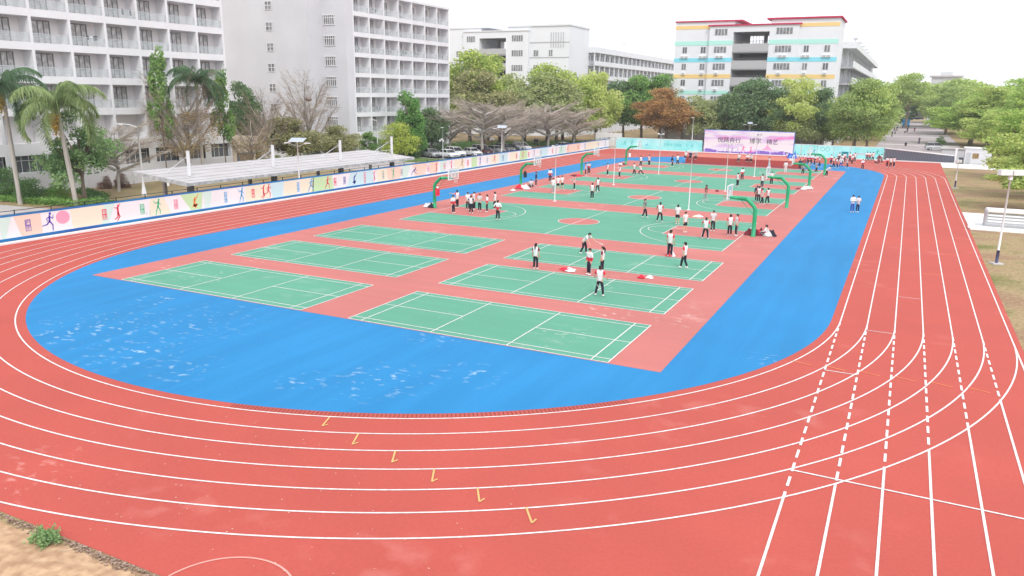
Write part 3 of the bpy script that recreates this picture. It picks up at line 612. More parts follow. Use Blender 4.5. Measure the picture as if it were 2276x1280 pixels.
for y, s, c in CHARS:
    key = (s, c)
    if key not in cache: cache[key] = text_mesh(s, .42 if len(s) < 3 else .34, BM[c], True)
    o = part('lettering', cache[key], t, (.03, y-58, 1.06)); o.rotation_euler = (math.pi/2, 0, math.pi/2)
    kb = ('box', len(s), c)
    if kb not in cache:
        g = MB(); n_ = len(s); sz = .44 if n_ < 3 else .35
        for q in range(n_):
            zc = ((n_-1)/2-q)*sz*.97; h_ = sz*.47; w2 = .035
            for x0, x1, z0, z1 in ((-h_, h_, h_-w2, h_), (-h_, h_, -h_, -h_+w2), (-h_, -h_+w2, -h_, h_), (h_-w2, h_, -h_, h_)): g.face([(x0, zc+z0, 0), (x1, zc+z0, 0), (x1, zc+z1, 0), (x0, zc+z1, 0)], BM[c])
        cache[kb] = g.mesh('letter_boxes')
    o = part('letter_boxes', cache[kb], t, (.028, y-58, 1.06)); o.rotation_euler = (math.pi/2, 0, math.pi/2)
o = part('lettering', text_mesh('》》', .3, BM['gry']), t, (.03, 15.3-58, .62)); o.rotation_euler = (math.pi/2, 0, math.pi/2)
GRN = leafmat('weed_leaf', (.06, .13, .04), (.14, .22, .08))
# weeds and hedge under the banner
random.seed(8); b = MB()
for i in range(5000):
    y = random.uniform(-5, 128); x = -33.3+random.uniform(-.3, .25); z = random.uniform(.02, .32); s = .05; a = random.random()*6
    b.face([(x, y, z), (x+s*math.cos(a), y+s*math.sin(a), z+.05), (x+s*1.4*math.cos(a+.5), y+s*1.4*math.sin(a+.5), z-.03)], GRN)
b.build('ground_weeds', kind='stuff', label='low weeds growing under the left fence banner', category='weeds')
# far teal banner, left and right of the backdrop
TEAL = mat('teal_print', (.22, .68, .70), .5, col2=(.42, .80, .80), scale=.35)
def teal_banner(x0, x1, label, figs, txts):
    t = thing('teal_banner', (x0, 129.5, 0), label, 'banner'); b = MB(); b.box(0, x1-x0, -.02, .02, .1, 2.25, TEAL); b.build('cloth', t)
    b = MB(); b.box(0, x1-x0, -.03, .03, 2.25, 2.33, WHITE); b.build('top_hem', t)
    for x, k, c, s in figs:
        o = part('sport_figure', figure_mesh(k, s, BM[c]), t, (x-x0, -.026, .55)); o.rotation_euler = (math.pi/2, 0, 0)
    for x, z, s, sz, c in txts:
        o = part('lettering', text_mesh(s, sz, BM[c]), t, (x-x0, -.028, z)); o.rotation_euler = (math.pi/2, 0, 0)
    return t
teal_banner(-31.4, -13.25, 'turquoise banner with dark green slogan left of the stage backdrop', [(-29.5, 0, 'teal', 1.1), (-28, 2, 'teal', 1.2), (-26.3, 1, 'teal', 1.0), (-24.8, 5, 'blu', .9), (-15.3, 0, 'teal', .9)],
            [(-19.3, 1.15, '生命在于运动', .62, 'teal'), (-16.2, 1.15, '》', .6, 'teal')])
tt = teal_banner(4.3, 19.9, 'turquoise banner with rings and gymnasts right of the stage backdrop', [(5.6, 1, 'cream', 1.2), (6.9, 2, 'cream', 1.1), (7.9, 3, 'nav', .9), (13.3, 5, 'teal', .8), (18.8, 0, 'teal', 1.3)], [(16, .9, '更高更快更强', .4, 'pink')])
for x in (9.4, 10.3):
    b = MB()
    for i in range(20):
        a0, a1 = i*math.pi/10, (i+1)*math.pi/10; P = lambda a, r: (x-4.3+r*math.cos(a), -.027, 1.55+r*math.sin(a)); b.face([P(a0, .38), P(a1, .38), P(a1, .3), P(a0, .3)], BM['teal'])
    b.build('ring', tt)
for x in (5.6, 8.5, 11.4, 14.3):
    b = MB(); b.box(x-4.3-.03, x-4.3+.03, -.05, -.03, 0, 2.5, GREYST); b.build('post', tt)
# backdrop behind the stage
def backdrop_mat():
    m = bpy.data.materials.new('backdrop_print'); m.use_nodes = True; nt = m.node_tree; L = nt.links; b = nt.nodes['Principled BSDF']; b.inputs['Roughness'].default_value = .5
    tc = nt.nodes.new('ShaderNodeTexCoord'); sp = nt.nodes.new('ShaderNodeSeparateXYZ'); L.new(tc.outputs['Object'], sp.inputs[0])
    mp = nt.nodes.new('ShaderNodeMapping'); mp.inputs['Scale'].default_value = (.11, 1, .55); L.new(tc.outputs['Object'], mp.inputs[0])
    n = nt.nodes.new('ShaderNodeTexNoise'); n.inputs['Scale'].default_value = 1.5; n.inputs['Detail'].default_value = 3; L.new(mp.outputs[0], n.inputs['Vector'])
    r = nt.nodes.new('ShaderNodeValToRGB'); e = r.color_ramp.elements; e[0].position = .50; e[0].color = (.72, .72, .76, 1); e[1].position = .70; e[1].color = (.74, .20, .50, 1); x = e.new(.58); x.color = (.60, .50, .74, 1)
    L.new(n.outputs[0], r.inputs[0]); L.new(r.outputs[0], b.inputs['Base Color']); return m
t = thing('stage_backdrop', (-12.85, 129.3, 0), 'tall pink and violet printed backdrop with black calligraphy behind the stage', 'backdrop')
b = MB(); b.box(0, 17, -.1, .1, .1, 4.4, backdrop_mat()); b.build('panel', t)
b = MB(); b.box(-.12, 17.12, .1, .2, 0, 4.5, mat('backdrop_frame', (.08, .2, .5), .5)); b.build('frame', t)
VIO = mat('print_violet', (.22, .13, .48), .5); MAG = mat('print_magenta', (.80, .10, .42), .5); LILAC = mat('print_lilac', (.5, .4, .72), .5); INK = mat('ink', (.03, .025, .03), .5)
random.seed(11); b = MB(); xs = [i*17/60 for i in range(61)]
zs = [(.62+.16*math.sin(i*.5)+random.uniform(-.07, .09) if (i < 10 or i > 34) else .28+random.uniform(0, .08)) for i in range(61)]
for i in range(60): b.face([(xs[i], -.103, .12), (xs[i+1], -.103, .12), (xs[i+1], -.103, .12+zs[i+1]*.9), (xs[i], -.103, .12+zs[i]*.9)], VIO if i % 9 else LILAC)
b.build('painted_hills', t)
b = MB(); b.face([(11.2, -.104, .95), (13.3, -.104, .95), (12.6, -.104, 1.5), (12.25, -.104, 2.05), (11.9, -.104, 1.45)], mat('print_rose', (.78, .38, .6), .5)); b.build('painted_tower', t)
for x, k, s, m in ((4.6, 1, .8, VIO), (5.6, 2, .85, VIO), (6.7, 0, .95, LILAC), (7.7, 3, 1.4, MAG), (9.2, 1, 1.35, MAG), (3.9, 0, .7, LILAC), (10.8, 2, .8, LILAC)):
    o = part('sport_figure', figure_mesh(k, s, m), t, (x, -.108, .2)); o.rotation_euler = (math.pi/2, 0, 0)
for x, z, s, sz, mm in ((4.9, 2.55, '悦踏奋行', 1.15, INK), (9.9, 2.5, '博学', 1.15, INK), (13.1, 2.45, '精艺', 1.1, INK), (10.6, 3.75, '校训', .48, INK), (5.2, 1.65, '小谷围上放飞梦想', .62, LILAC)):
    o = part('lettering', text_mesh(s, sz, mm), t, (x, -.112, z)); o.rotation_euler = (math.pi/2, 0, 0)
# stage
t = thing('stage', (-9.3, 101.0, 0), 'low red stage platform in front of the pink backdrop', 'stage')
b = MB(); b.box(0, 18.1, 0, 8.5, 0, 1.1, M_STAGE_F); b.build('platform_front', t)
b = MB(); b.box(-.003, 18.103, -.003, 8.503, 1.1, 1.13, M_STAGE_T); b.build('platform_top', t)
# dark slatted fence right of the teal banner, guard hut
t = thing('slatted_wall', (20.05, 129.4, 0), 'low wall of dark vertical slats with sloping white coping', 'wall')
DK = mat('dark_slats', (.09, .10, .13), .5); b = MB(); L_ = 11.2
b.face([(0, 0, 0), (L_, 0, 0), (L_, 0, 1.22), (0, 0, 2.08)], DK); b.face([(L_, .2, 0), (0, .2, 0), (0, .2, 2.08), (L_, .2, 1.22)], DK); b.build('backing', t)
b = MB()
for i in range(46): x = .12+i*.24; z = 2.08-.86*x/L_; b.box(x, x+.09, -.05, -.005, .02, z-.03, mat('slat_edge', (.17, .18, .22), .5))
b.build('slats', t)
b = MB(); b.face([(-.05, -.08, 2.1), (L_+.05, -.08, 1.24), (L_+.05, -.08, 1.40), (-.05, -.08, 2.26)], WHITE); b.face([(-.05, -.08, 2.26), (L_+.05, -.08, 1.40), (L_+.05, .3, 1.40), (-.05, .3, 2.26)], WHITE); b.face([(-.05, .3, 2.1), (-.05, .3, 2.26), (L_+.05, .3, 1.40), (L_+.05, .3, 1.24)], WHITE)
b.build('coping', t)
b = MB(); b.box(L_, L_+.3, -.1, .3, 0, 2.6, WHITE); b.build('pillar', t)
t = thing('guard_hut', (34.3, 128.2, 0), 'small pale grey guard hut with one window right of the dark slatted wall', 'hut')
b = MB(); b.box(-1.6, 2.4, 0, 3, 0, 2.75, GABLE); b.build('wall', t); b = MB(); b.box(-1.75, 2.55, -.15, 3.15, 2.75, 2.87, WHITE); b.build('roof', t)
b = MB(); b.box(-.45, .5, -.03, .02, 1.0, 1.95, mat('warm_glass', (.25, .17, .08), .2, spec=.5, var=.4, scale=5)); w_ = b.build('window', t)
b = MB(); b.box(-.52, .57, -.05, -.03, .93, 1.0, WHITE); b.box(-.52, .57, -.05, -.03, 1.95, 2.02, WHITE); b.build('frame', w_)
b = MB(); b.box(-1.4, -.7, -.03, .02, .05, 2.0, GREYST); b.build('door', t)
t = thing('low_gate', (31.7, 129, 0), 'low dark gate between the slatted wall and the guard hut', 'gate'); b = MB(); b.box(.2, .9, 0, .06, .1, 1.1, DK); b.build('leaf', t); b = MB(); b.box(.95, 1.05, -.02, .1, 0, 1.3, GREYST); b.build('post', t)
t = thing('grey_annexe_roof', (30.8, 134, 0), 'low pale shed roof showing above the white coping', 'shed'); b = MB(); b.box(-1.5, 4, 0, 2.5, 0, 2.2, GABLE); b.build('wall', t); b = MB(); b.box(-1.7, 4.2, -.2, 2.7, 2.2, 2.32, CONC); b.build('roof', t)
# ------------------------------------------------------------------ basketball hoops
BOARDG = mat('clear_board', (.6, .72, .76), .15, spec=.4, alpha=.28)
def make_hoop(label):
    t = thing('basketball_hoop', (0, 0, 0), label, 'basketball hoop', 'basketball hoops at the court ends')
    b = MB(); b.tube([(0, 0, 0), (0, 0, 1.2), (0, 0, 2.15), (-.12, 0, 2.38), (-.62, 0, 2.86), (-.8, 0, 2.93)], [.17, .165, .16, .16, .155, .15], HOOPG, 8); b.build('post', t)
    b = MB(); b.tube([(-.78, 0, 2.93), (-2.05, 0, 3.0)], [.15, .11], HOOPG, 8); b.build('arm', t)
    b = MB(); b.box(-.2, .2, -.2, .2, 0, .03, HOOPG); b.build('base_plate', t)
    b = MB(); b.tube([(-.12, 0, 1.75), (-1.2, 0, 2.85)], .022, HOOPG, 5); b.build('brace', t)
    b = MB(); b.box(-2.12, -2.07, -.9, .9, 2.9, 3.95, BOARDG); bd = b.build('backboard', t)
    b = MB()
    for y0, y1, z0, z1 in ((-.9, .9, 2.87, 2.92), (-.9, .9, 3.93, 3.98), (-.93, -.88, 2.87, 3.98), (.88, .93, 2.87, 3.98), (-.3, .3, 3.05, 3.09), (-.3, .3, 3.46, 3.5), (-.3, -.26, 3.05, 3.5), (.26, .3, 3.05, 3.5)): b.box(-2.14, -2.06, y0, y1, z0, z1, WHITE)
    b.build('frame', bd)
    b = MB(); n = 16; b.tube([(-2.38+.23*math.cos(i*2*math.pi/n), .23*math.sin(i*2*math.pi/n), 3.05) for i in range(n+1)], .012, mat('rim_orange', (.75, .12, .04), .5), 5); b.build('rim', t)
    b = MB()
    for i in range(12):
        for s in (1, -1):
            a0 = i*math.pi/6; a1 = a0+s*.5; b.tube([(-2.38+.23*math.cos(a0), .23*math.sin(a0), 3.04), (-2.38+.13*math.cos(a1), .13*math.sin(a1), 2.62)], .005, WHITE, 3)
    b.build('net', t)
    return t
HN = ['nearest', 'second', 'third', 'farthest']
h0 = make_hoop('green basketball hoop at the right end of the nearest court')
for i, y in enumerate(HY):
    c = y+HW/2+(.35 if i == 0 else 0)
    if i == 0: h0.location = (13.31, c, 0)
    else: dup(h0, (13.31, c, 0), 0, 'green basketball hoop at the right end of the %s court' % HN[i])
    dup(h0, (-16.62, c+.1, 0), math.pi, 'green basketball hoop at the left end of the %s court' % HN[i])
# ------------------------------------------------------------------ lamp posts
def make_court_light(label):
    t = thing('floodlight_post', (0, 0, 0), label, 'floodlight', 'court floodlight posts'); b = MB(); b.tube([(0, 0, 0), (0, 0, 5.6)], [.045, .03], STEEL, 7); b.build('pole', t)
    b = MB(); b.box(-.15, .15, -.15, .15, 0, .06, WHITE); b.build('base_plate', t)
    b = MB(); b.box(-.45, .45, -.03, .03, 5.55, 5.61, STEEL); b.build('crossbar', t)
    for x in (-.34, .34): b = MB(); b.box(x-.12, x+.12, -.1, .1, 5.61, 5.74, WHITE); b.build('lamp_head', t)
    return t
LP = [(-8.6, 44.9, 'slim white floodlight post between the nearest and second courts, left one'), (5.1, 46.2, 'slim white floodlight post between the nearest and second courts, right one'), (-8.5, 62.9, 'slim white floodlight post between the second and third courts, left one'), (4.95, 64, 'slim white floodlight post between the second and third courts, right one'), (-7.6, 79.5, 'slim white floodlight post between the third and farthest courts, left one'), (4.9, 83.6, 'slim white floodlight post between the third and farthest courts, right one')]
l0 = make_court_light(LP[0][2]); l0.location = (*LP[0][:2], 0)
for x, y, l in LP[1:]: dup(l0, (x, y, 0), random.uniform(-.1, .1), l)
def solar_lamp(loc, h, label, w=.8, rz=0, double=False, boxy=False):
    t = thing('solar_lamp', loc, label, 'street lamp', None, rz)
    b = MB(); b.tube([(0, 0, 0), (0, 0, h)], [.08, .05], STEEL, 7); b.build('pole', t)
    b = MB(); b.tube([(0, 0, 0), (0, 0, .95)], .1, mat('dark_band', (.08, .08, .16), .6), 7); b.build('dark_base', t)
    b = MB(); b.box(-.35, .35, -.35, .35, 0, .08, CONC); b.build('footing', t)
    if boxy:
        b = MB(); b.tube([(0, 0, h-.3), (0, 0, h-.02)], .14, STEEL, 7); b.build('bracket', t)
        for x0, x1 in ((-w, -.04), (.04, w)): b = MB(); b.box(x0, x1, -.22, .22, h, h+.34, WHITE); b.build('lamp_head', t)
        return t
    b = MB(); v = [(-w, -.45, h-.05), (w, -.45, h-.05), (w, .45, h+.28), (-w, .45, h+.28)]; b.face(v, mat('solar_panel', (.35, .4, .48), .2, spec=.6)); b.face([(x, y, z-.05) for x, y, z in v][::-1], WHITE)
    for i in range(4): p, q = v[i], v[(i+1) % 4]; b.face([p, (p[0], p[1], p[2]-.05), (q[0], q[1], q[2]-.05), q], WHITE)
    b.build('solar_panel', t)
    for s in ((-1, 1) if double else (1,)):
        b = MB(); b.tube([(0, 0, h-.6), (s*.9, 0, h-.25)], .03, STEEL, 5); b.build('arm', t)
        b = MB(); b.box(s*.75 if s > 0 else -1.4, 1.4 if s > 0 else -.75, -.14, .14, h-.27, h-.19, WHITE); b.build('lamp_head', t)
    return t
solar_lamp((-33.0, 33.9, 0), 5.8, 'solar street lamp in front of the left banner near the grey canopy', .8, .3, True)
solar_lamp((-33.0, 80.0, 0), 5.8, 'solar street lamp in front of the left banner by the parked cars', .7, .3, True)
solar_lamp((29.8, 31.9, 0), 6.0, 'white solar lamp post with a dark base band nearest the right straight', .8, .45, False, True)
solar_lamp((29.5, 83.9, 0), 3.2, 'short white post with a dark base and small head far down the right straight', .3, .45, False, True)
solar_lamp((-6.1, 140, 0), 5.6, 'Y shaped street lamp rising above the pink backdrop', .5, .2, True)
t = thing('street_lamp', (-47.2, 26.2, 0), 'tall white curved arm lamp with tapered base on the lawn left of the canopy', 'street lamp')
b = MB(); b.tube([(0, 0, 0), (0, 0, 1.3), (0, 0, 7)], [.28, .12, .07], STEEL, 8); b.build('pole', t); b = MB(); b.tube([(0, 0, 6.95), (-.5, -.6, 7.25), (-.95, -1.1, 7.3)], .05, STEEL, 6); b.build('arm', t); b = MB(); b.box(-1.35, -.85, -1.5, -1.0, 7.24, 7.36, WHITE); b.build('lamp_head', t)
t = thing('street_lamp', (-50.7, 71.8, 0), 'tall white lamp standing behind the right end of the canopy roof', 'street lamp')
b = MB(); b.tube([(0, 0, 0), (0, 0, 6.5)], [.1, .06], STEEL, 8); b.build('pole', t); b = MB(); b.tube([(0, 0, 6.5), (-.7, -.4, 6.72)], .05, STEEL, 6); b.build('arm', t); b = MB(); b.box(-1.15, -.6, -.6, -.3, 6.68, 6.78, WHITE); b.build('lamp_head', t)
t = thing('street_lamp', (-46.6, 84.6, 0), 'thin grey pole between the conical tree and the first parked car', 'street lamp')
b = MB(); b.tube([(0, 0, 0), (0, 0, 5.2)], [.08, .06], GREYST, 8); b.build('pole', t); b = MB(); b.box(-.35, .1, -.1, .1, 5.15, 5.25, WHITE); b.build('lamp_head', t)
t = thing('street_lamp', (-18.2, 141, 0), 'bare white pole rising behind the left end of the pink backdrop', 'street lamp')
b = MB(); b.tube([(0, 0, 0), (0, 0, 6.4)], [.1, .07], STEEL, 8); b.build('pole', t); b = MB(); b.box(-.4, .1, -.1, .1, 6.4, 6.5, WHITE); b.build('lamp_head', t)
def globe_lamp(label):
    t = thing('globe_lamp', (0, 0, 0), label, 'lamp', 'globe lamps along the path'); b = MB(); b.tube([(0, 0, 0), (0, 0, .3), (0, 0, 2.6)], [.1, .05, .04], BLACKM, 7); b.build('pole', t)
    b = MB(); b.tube([(-.3, 0, 2.62), (0, 0, 2.5), (.3, 0, 2.62)], .025, BLACKM, 5); b.build('arm', t)
    for x, y, z in ((-.3, 0, 2.8), (.3, 0, 2.8), (0, .1, 3.02)): b = MB(); b.ell((x, y, z), (.19, .19, .19), WHITE); b.build('globe', t)
    return t
GL = [(-50.6, 22.0, 'black globe lamp beside the near palm trunk'), (-52.5, 64.2, 'globe lamp behind the middle of the canopy'), (-48.6, 87.4, 'globe lamp in front of the first parked cars'), (-43.6, 96.6, 'globe lamp in the middle of the parked cars'), (-41.6, 130, 'globe lamp under the tall yellow green tree'), (-42, 122, 'globe lamp on the bare lawn left of the tall yellow green tree')]
g0_ = globe_lamp(GL[0][2]); g0_.location = (*GL[0][:2], 0)
for x, y, l in GL[1:]: dup(g0_, (x, y, 0), random.random(), l)
# ------------------------------------------------------------------ canopy shelter
t = thing('canopy_shelter', (-39, 40, 0), 'long pale grey flat roofed canopy with four white masts behind the left banner', 'canopy')
ROOF = mat('canopy_roof', (.47, .455, .465), .8, var=.06, scale=.5)
b = MB(); y0, y1 = -18.5, 18.6; xf, xb, zf, zb = 3.9, -3.6, 2.42, 3.08
b.face([(xf, y0, zf), (xf, y1, zf), (xb, y1, zb), (xb, y0, zb)], ROOF)
b.face([(xf, y0, zf-.12), (xb, y0, zb-.12), (xb, y1, zb-.12), (xf, y1, zf-.12)], GREYST); b.build('roof', t)
b = MB(); FC = mat('canopy_fascia', (.42, .42, .43), .8, var=.25, scale=2)
b.box(xf, xf+.06, y0-.05, y1+.05, zf-.26, zf+.03, FC)
for y in (y0-.06, y1): b.face([(xf, y, zf-.32), (xf, y, zf+.04), (xb, y, zb+.04), (xb, y, zb-.32)][::1], FC); b.face([(xf, y+.06, zf-.32), (xb, y+.06, zb-.32), (xb, y+.06, zb+.04), (xf, y+.06, zf+.04)], FC)
b.box(xb-.06, xb, y0, y1, zb-.3, zb+.06, FC); b.build('fascia', t)
b = MB()
for x in (-2.6, -1.2, .3, 1.8, 3.0): z = zf+(xf-x)/(xf-xb)*(zb-zf); b.box(x-.03, x+.03, y0, y1, z+.004, z+.05, ROOF)
b.build('roof_ribs', t)
for y in (-15.8, -4.5, 6.9, 17.6):
    b = MB(); b.box(.92, 1.15, y-.11, y+.11, 2.7, 5.1, STEEL); b.build('mast', t)
    b = MB(); b.tube([(1.0, y, 4.6), (-1.9, y-.1, 2.95)], .05, STEEL, 5); b.build('tie_rod', t)
    b = MB(); b.box(.8, 1.25, y-.25, y+.25, 0, 2.62, mat('dark_column', (.16, .16, .17), .7)); b.build('column', t)
    b = MB(); b.box(-2.7, -2.4, y-.15, y+.15, 0, 2.9, mat('mauve_column', (.45, .4, .42), .8)); b.build('column', t)
b = MB()
for k in range(8): y = 13.9+k*.45; b.tube([(1.2, y, 3.35 if k % 2 else 2.85), (1.2, y+.45, 2.85 if k % 2 else 3.35)], .02, STEEL, 4)
b.tube([(1.2, 13.9, 3.38), (1.2, 17.6, 3.38)], .025, STEEL, 4); b.build('truss', t)
def cone_post(x, y, label):
    b = MB(); b.tube([(0, 0, 0), (0, 0, .95)], [.22, .1], WHITE, 8); o = b.build('white_bollard', None, (x, y, 0)); tag(o, label, 'bollard', 'white tapered bollards behind the banner')
for x, y, l in ((-36.5, 28.2, 'white tapered post under the canopy, nearest to the lawn'), (-36.5, 34.0, 'white tapered post under the canopy just left of its second mast'), (-36.8, 40.5, 'white tapered post under the canopy right of the solar lamp')): cone_post(x, y, l)
# red frames under canopy (parallel bars)
for x, y, l in ((-36.5, 47.5, 'red barrier frame under the right half of the canopy'), (-36.5, 61.5, 'red barrier frame past the right end of the canopy')):
    t = thing('barrier_frame', (x, y, 0), l, 'barrier'); b = MB(); RD = mat('barrier_red', (.6, .2, .18), .6)
    for s in (-1, 1): b.tube([(0, s*1.3, 0), (0, s*1.3, 1.15)], .03, WHITE, 5)
    b.build('legs', t); b = MB(); b.box(-.02, .02, -1.3, .2, .85, 1.15, RD); b.tube([(0, -1.3, 1.15), (0, 1.3, 1.15)], .025, WHITE, 5); b.build('panel', t)
# ------------------------------------------------------------------ dormitory blocks
def wframe(b, y0, y1, z0, z1, x, n, m, t=.05, mid=None):
    """mullioned frame on a plane of constant x"""
    b.box(x-.02, x+.04, y0, y1, z0, z0+t, m); b.box(x-.02, x+.04, y0, y1, z1-t, z1, m)
    for i in range(n+1): yy = y0+(y1-y0-t)*i/n; b.box(x-.018, x+.042, yy, yy+t, z0+t, z1-t, m)
    if mid: b.box(x-.016, x+.044, y0+t, y1-t, mid, mid+t, m)
def balcony_block(name, Y, bay, n, zt, fh, nf, band, label, roofz, depth=13, gap_lower=0, door0=1.2, dw=1.95, plain_g=False):
    X = -57; L = bay*n
    t = thing(name, (X, Y, 0), label, 'building')
    b = MB(); b.box(-depth, -1.6, 0, L+.3, 0, roofz-.4, FACADE_REC); b.build('wall', t)
    b = MB(); b.box(-depth-.15, .1, -.1, L+.4, roofz-.4, roofz, FACADE); b.build('roof', t)
    for i in range(n+1):
        b = MB(); b.box(-1.6, .05, bay*i, bay*i+.28, 0, roofz-.4, FACADE); b.build('column', t)
    rb = {}
    for k in range(nf):
        z = zt-k*fh
        if z+.3 < roofz:
            b = MB(); b.box(-1.6, .02, .28, L, z-band, z, FACADE)
            b.build('balcony_slab', t)
    # parts per bay
    db = MB(); db.box(-1.58, -1.54, 0, dw, 0, 2.25, CURT); dm = db.mesh('door_pane')
    fb = MB(); fb.box(-1.56, -1.5, -.06, dw+.06, 2.25, 2.33, FRAME)
    for q in (0, .36, .68, 1): fb.box(-1.56, -1.5, -.06+dw*q, dw*q+.05, 0, 2.25, FRAME)
    fm = fb.mesh('balcony_door')
    g = MB(); g.box(-.06, -.03, .35, bay-.05, .06, .82, RGLASS); gm = g.mesh('glass')
    g = MB(); g.box(-.08, -.02, .3, bay, .86, .92, RAIL)
    for j in range(5): g.box(-.06, -.03, .3, bay*.45, .12+j*.15, .145+j*.15, RAIL)
    for j in range(4): yy = .3+j*(bay-.35)/3; g.box(-.07, -.03, yy, yy+.04, 0, .86, RAIL)
    rm = g.mesh('railing')
    for k in range(nf):
        z = zt-k*fh
        if z > roofz-1.5: continue
        for i in range(n):
            d = part('balcony_door', fm, t, (0, bay*i+door0+(.15 if (i*7+k*3) % 5 == 0 else 0), z)); part('pane', dm, d)
            r = part('railing', rm, t, (0, bay*i, z)); part('glass', gm, r)
    return t
A = balcony_block('dormitory_block', 14.1, 4.2, 8, 28.3, 3.27, 7, .75, 'nearer white dormitory block with rows of balconies at the upper left', 30.2)
# solid lower storeys of the nearer block
b = MB(); b.box(-1.62, .03, .28, 33.6, 4.0, 5.2, FACADE); b.box(-1.6, .02, .0, 33.9, 0, 2.25, FACADE)
for i in range(8): b.box(-1.6, .015, 4.2*i, 4.2*i+1.0, 2.25, 4.0, FACADE); 
b.build('ground_floor_wall', A)
for i in range(8):
    y = 4.2*i+1.0
    b = MB(); b.box(-.5, -.45, y, y+3.2, 2.25, 4.0, GLASS); wdw = b.build('window', A)
    b = MB(); wframe(b, y, y+3.2, 2.25, 4.0, -.4, 4, STEEL, .05, 3.45); b.build('frame', wdw)
B_ = balcony_block('dormitory_block', 74.7, 4.15, 7, 23.2, 3.13, 7, .68, 'farther white dormitory block with glass balconies and a tall blank gable', 26.5)
b = MB(); b.box(-1.62, .03, .28, 29.05, 3.0, 3.75, FACADE); b.box(-1.6, .02, 0, 29.3, 0, .9, FACADE); b.build('ground_floor_wall', B_)
# top storey band of the farther block, gables
b = MB(); b.box(-13, .06, -1.7, 0, 0, 26.5, GABLE); b.box(-4.6, .05, -1.72, -1.7, 0, 26.5, GABLE) if 0 else None; b.build('gable_wall', B_)
b = MB(); b.box(-26, -4.4, -5.7, 6, 0, 27.5, GABLE); b.build('stair_tower_wall', B_)
for k in range(8):
    z = 22.45-3.13*k
    if z < 1.5: break
    b = MB(); b.box(-4.3, -2.2, -1.74, -1.7, z-1.35, z, CURTD); w_ = b.build('window', B_)
    b = MB()
    for q in range(6): b.box(-4.3+q*.41, -4.3+q*.41+.07, -1.8, -1.74, z-1.35, z, WHITE)
    b.box(-4.4, -2.1, -1.82, -1.7, z, z+.1, WHITE); b.box(-4.4, -2.1, -1.82, -1.7, z-1.45, z-1.35, WHITE); b.box(-4.3, -2.2, -1.81, -1.75, z-.42, z-.34, WHITE); b.build('frame', w_)
for k in range(8):
    z = 21.25-3.13*k+3.13
    if z < 1.5: break
    b = MB(); b.box(-12.6, -11.25, -5.74, -5.7, z-1.15, z, CURTD); w_ = b.build('window', B_)
    b = MB()
    for x in (-12.65, -11.97, -11.3): b.box(x, x+.08, -5.79, -5.74, z-1.15, z, WHITE)
    for zz in (z, z-.6, z-1.2): b.box(-12.65, -11.2, -5.8, -5.735, zz, zz+.07, WHITE)
    b.build('frame', w_)
b = MB(); b.box(-4.4, -.0, -1.75, 8, 26.5, 27.0, FACADE); b.box(-9, -2, 12, 15, 26.5, 28.2, FACADE); b.build('parapet', B_)
# washing and clutter on balconies
CL = []
random.seed(21)
def clutter(x, y, z, cols, n, label, nm='drying_clothes'):
    t = thing(nm, (x, y, z), label, 'laundry'); b = MB(); b.tube([(0, -.55, .95), (0, .55, .95)], .012, GREYST, 4); b.build('clothes_rail', t)
    for i in range(n):
        yy = -.5+i*1.0/max(1, n-1); h = random.uniform(.35, .7); b = MB(); m = cols[i % len(cols)]
        b.face([(.02, yy-.13, .93), (.02, yy+.13, .93), (.03, yy+.15, .93-h), (.03, yy-.14, .93-h)], m); b.face([(.0, yy+.13, .93), (.0, yy-.13, .93), (.01, yy-.14, .93-h), (.01, yy+.15, .93-h)], m); b.build('garment', t)
clutter(-57.1, 29.4, 15.35, [C_BLACK, C_PALE, C_WHITE, C_BLACK], 5, 'black and white washing on the third balcony from the left, second row down')
clutter(-57.2, 34.1, 18.55, [C_BLACK], 2, 'black coat hanging on a balcony in the top visible row of the nearer block')
for k, i, l in ((4, 1, 'black clothes on the fourth row of the far block, second balcony'), (2, 2, 'dark items on the far block, third balcony below the top'), (2, 4, 'dark clothes on the far block middle row, fifth balcony'), (2, 6, 'dark clothes at the end balcony of the far block middle row'), (2, 0, 'white and black clothes on the first far block balcony, middle row'), (3, 1, 'grey clothes on the far block, second balcony of the fourth row from top'), (4, 2, 'blue and black clothes on the third balcony of the lower far rows'), (5, 0, 'blue and black clothes on the first balcony low on the far block'), (5, 1, 'dark clothes on the second balcony low on the far block'), (0, 1, 'small black clothes near the top left of the far block'), (3, 5, 'black cloth on the sixth balcony of the far block'), (2, 3, 'grey and black clothes on the fourth balcony of the far block middle row')):
    clutter(-57.3, 74.7+4.15*i+2.2+random.uniform(-.4, .8), 23.2-3.13*(k+0), [C_BLACK, C_GREY, C_PALE] if 'white' not in l else [C_WHITE, C_BLACK], random.choice((3, 4)), l)
# beige annex between the blocks
t = thing('annex', (-64, 48.2, 0), 'small beige annex between the two dormitory blocks', 'building'); BEI = mat('beige_wall', (.62, .53, .44), .85, var=.08)
b = MB(); b.box(-4, 6.8, 0, 4.2, 0, 3.6, BEI); b.build('wall', t); b = MB(); b.box(-4.2, 7.1, -.2, 4.5, 3.6, 4.7, BEI); b.build('roof', t); b = MB(); b.box(6.8, 6.85, .8, 3.2, 1.1, 2.6, GLASS); b.build('window', t)
t = thing('notice_board', (-56.0, 31.5, 0), 'small white notice board on the lawn between two reddish shrubs', 'sign'); b = MB(); b.box(-.03, .03, -.5, .5, .5, 1.15, WHITE); b.build('board', t); b = MB(); b.box(-.03, .03, -.4, -.34, 0, .5, GREYST); b.box(-.03, .03, .34, .4, 0, .5, GREYST); b.build('legs', t)
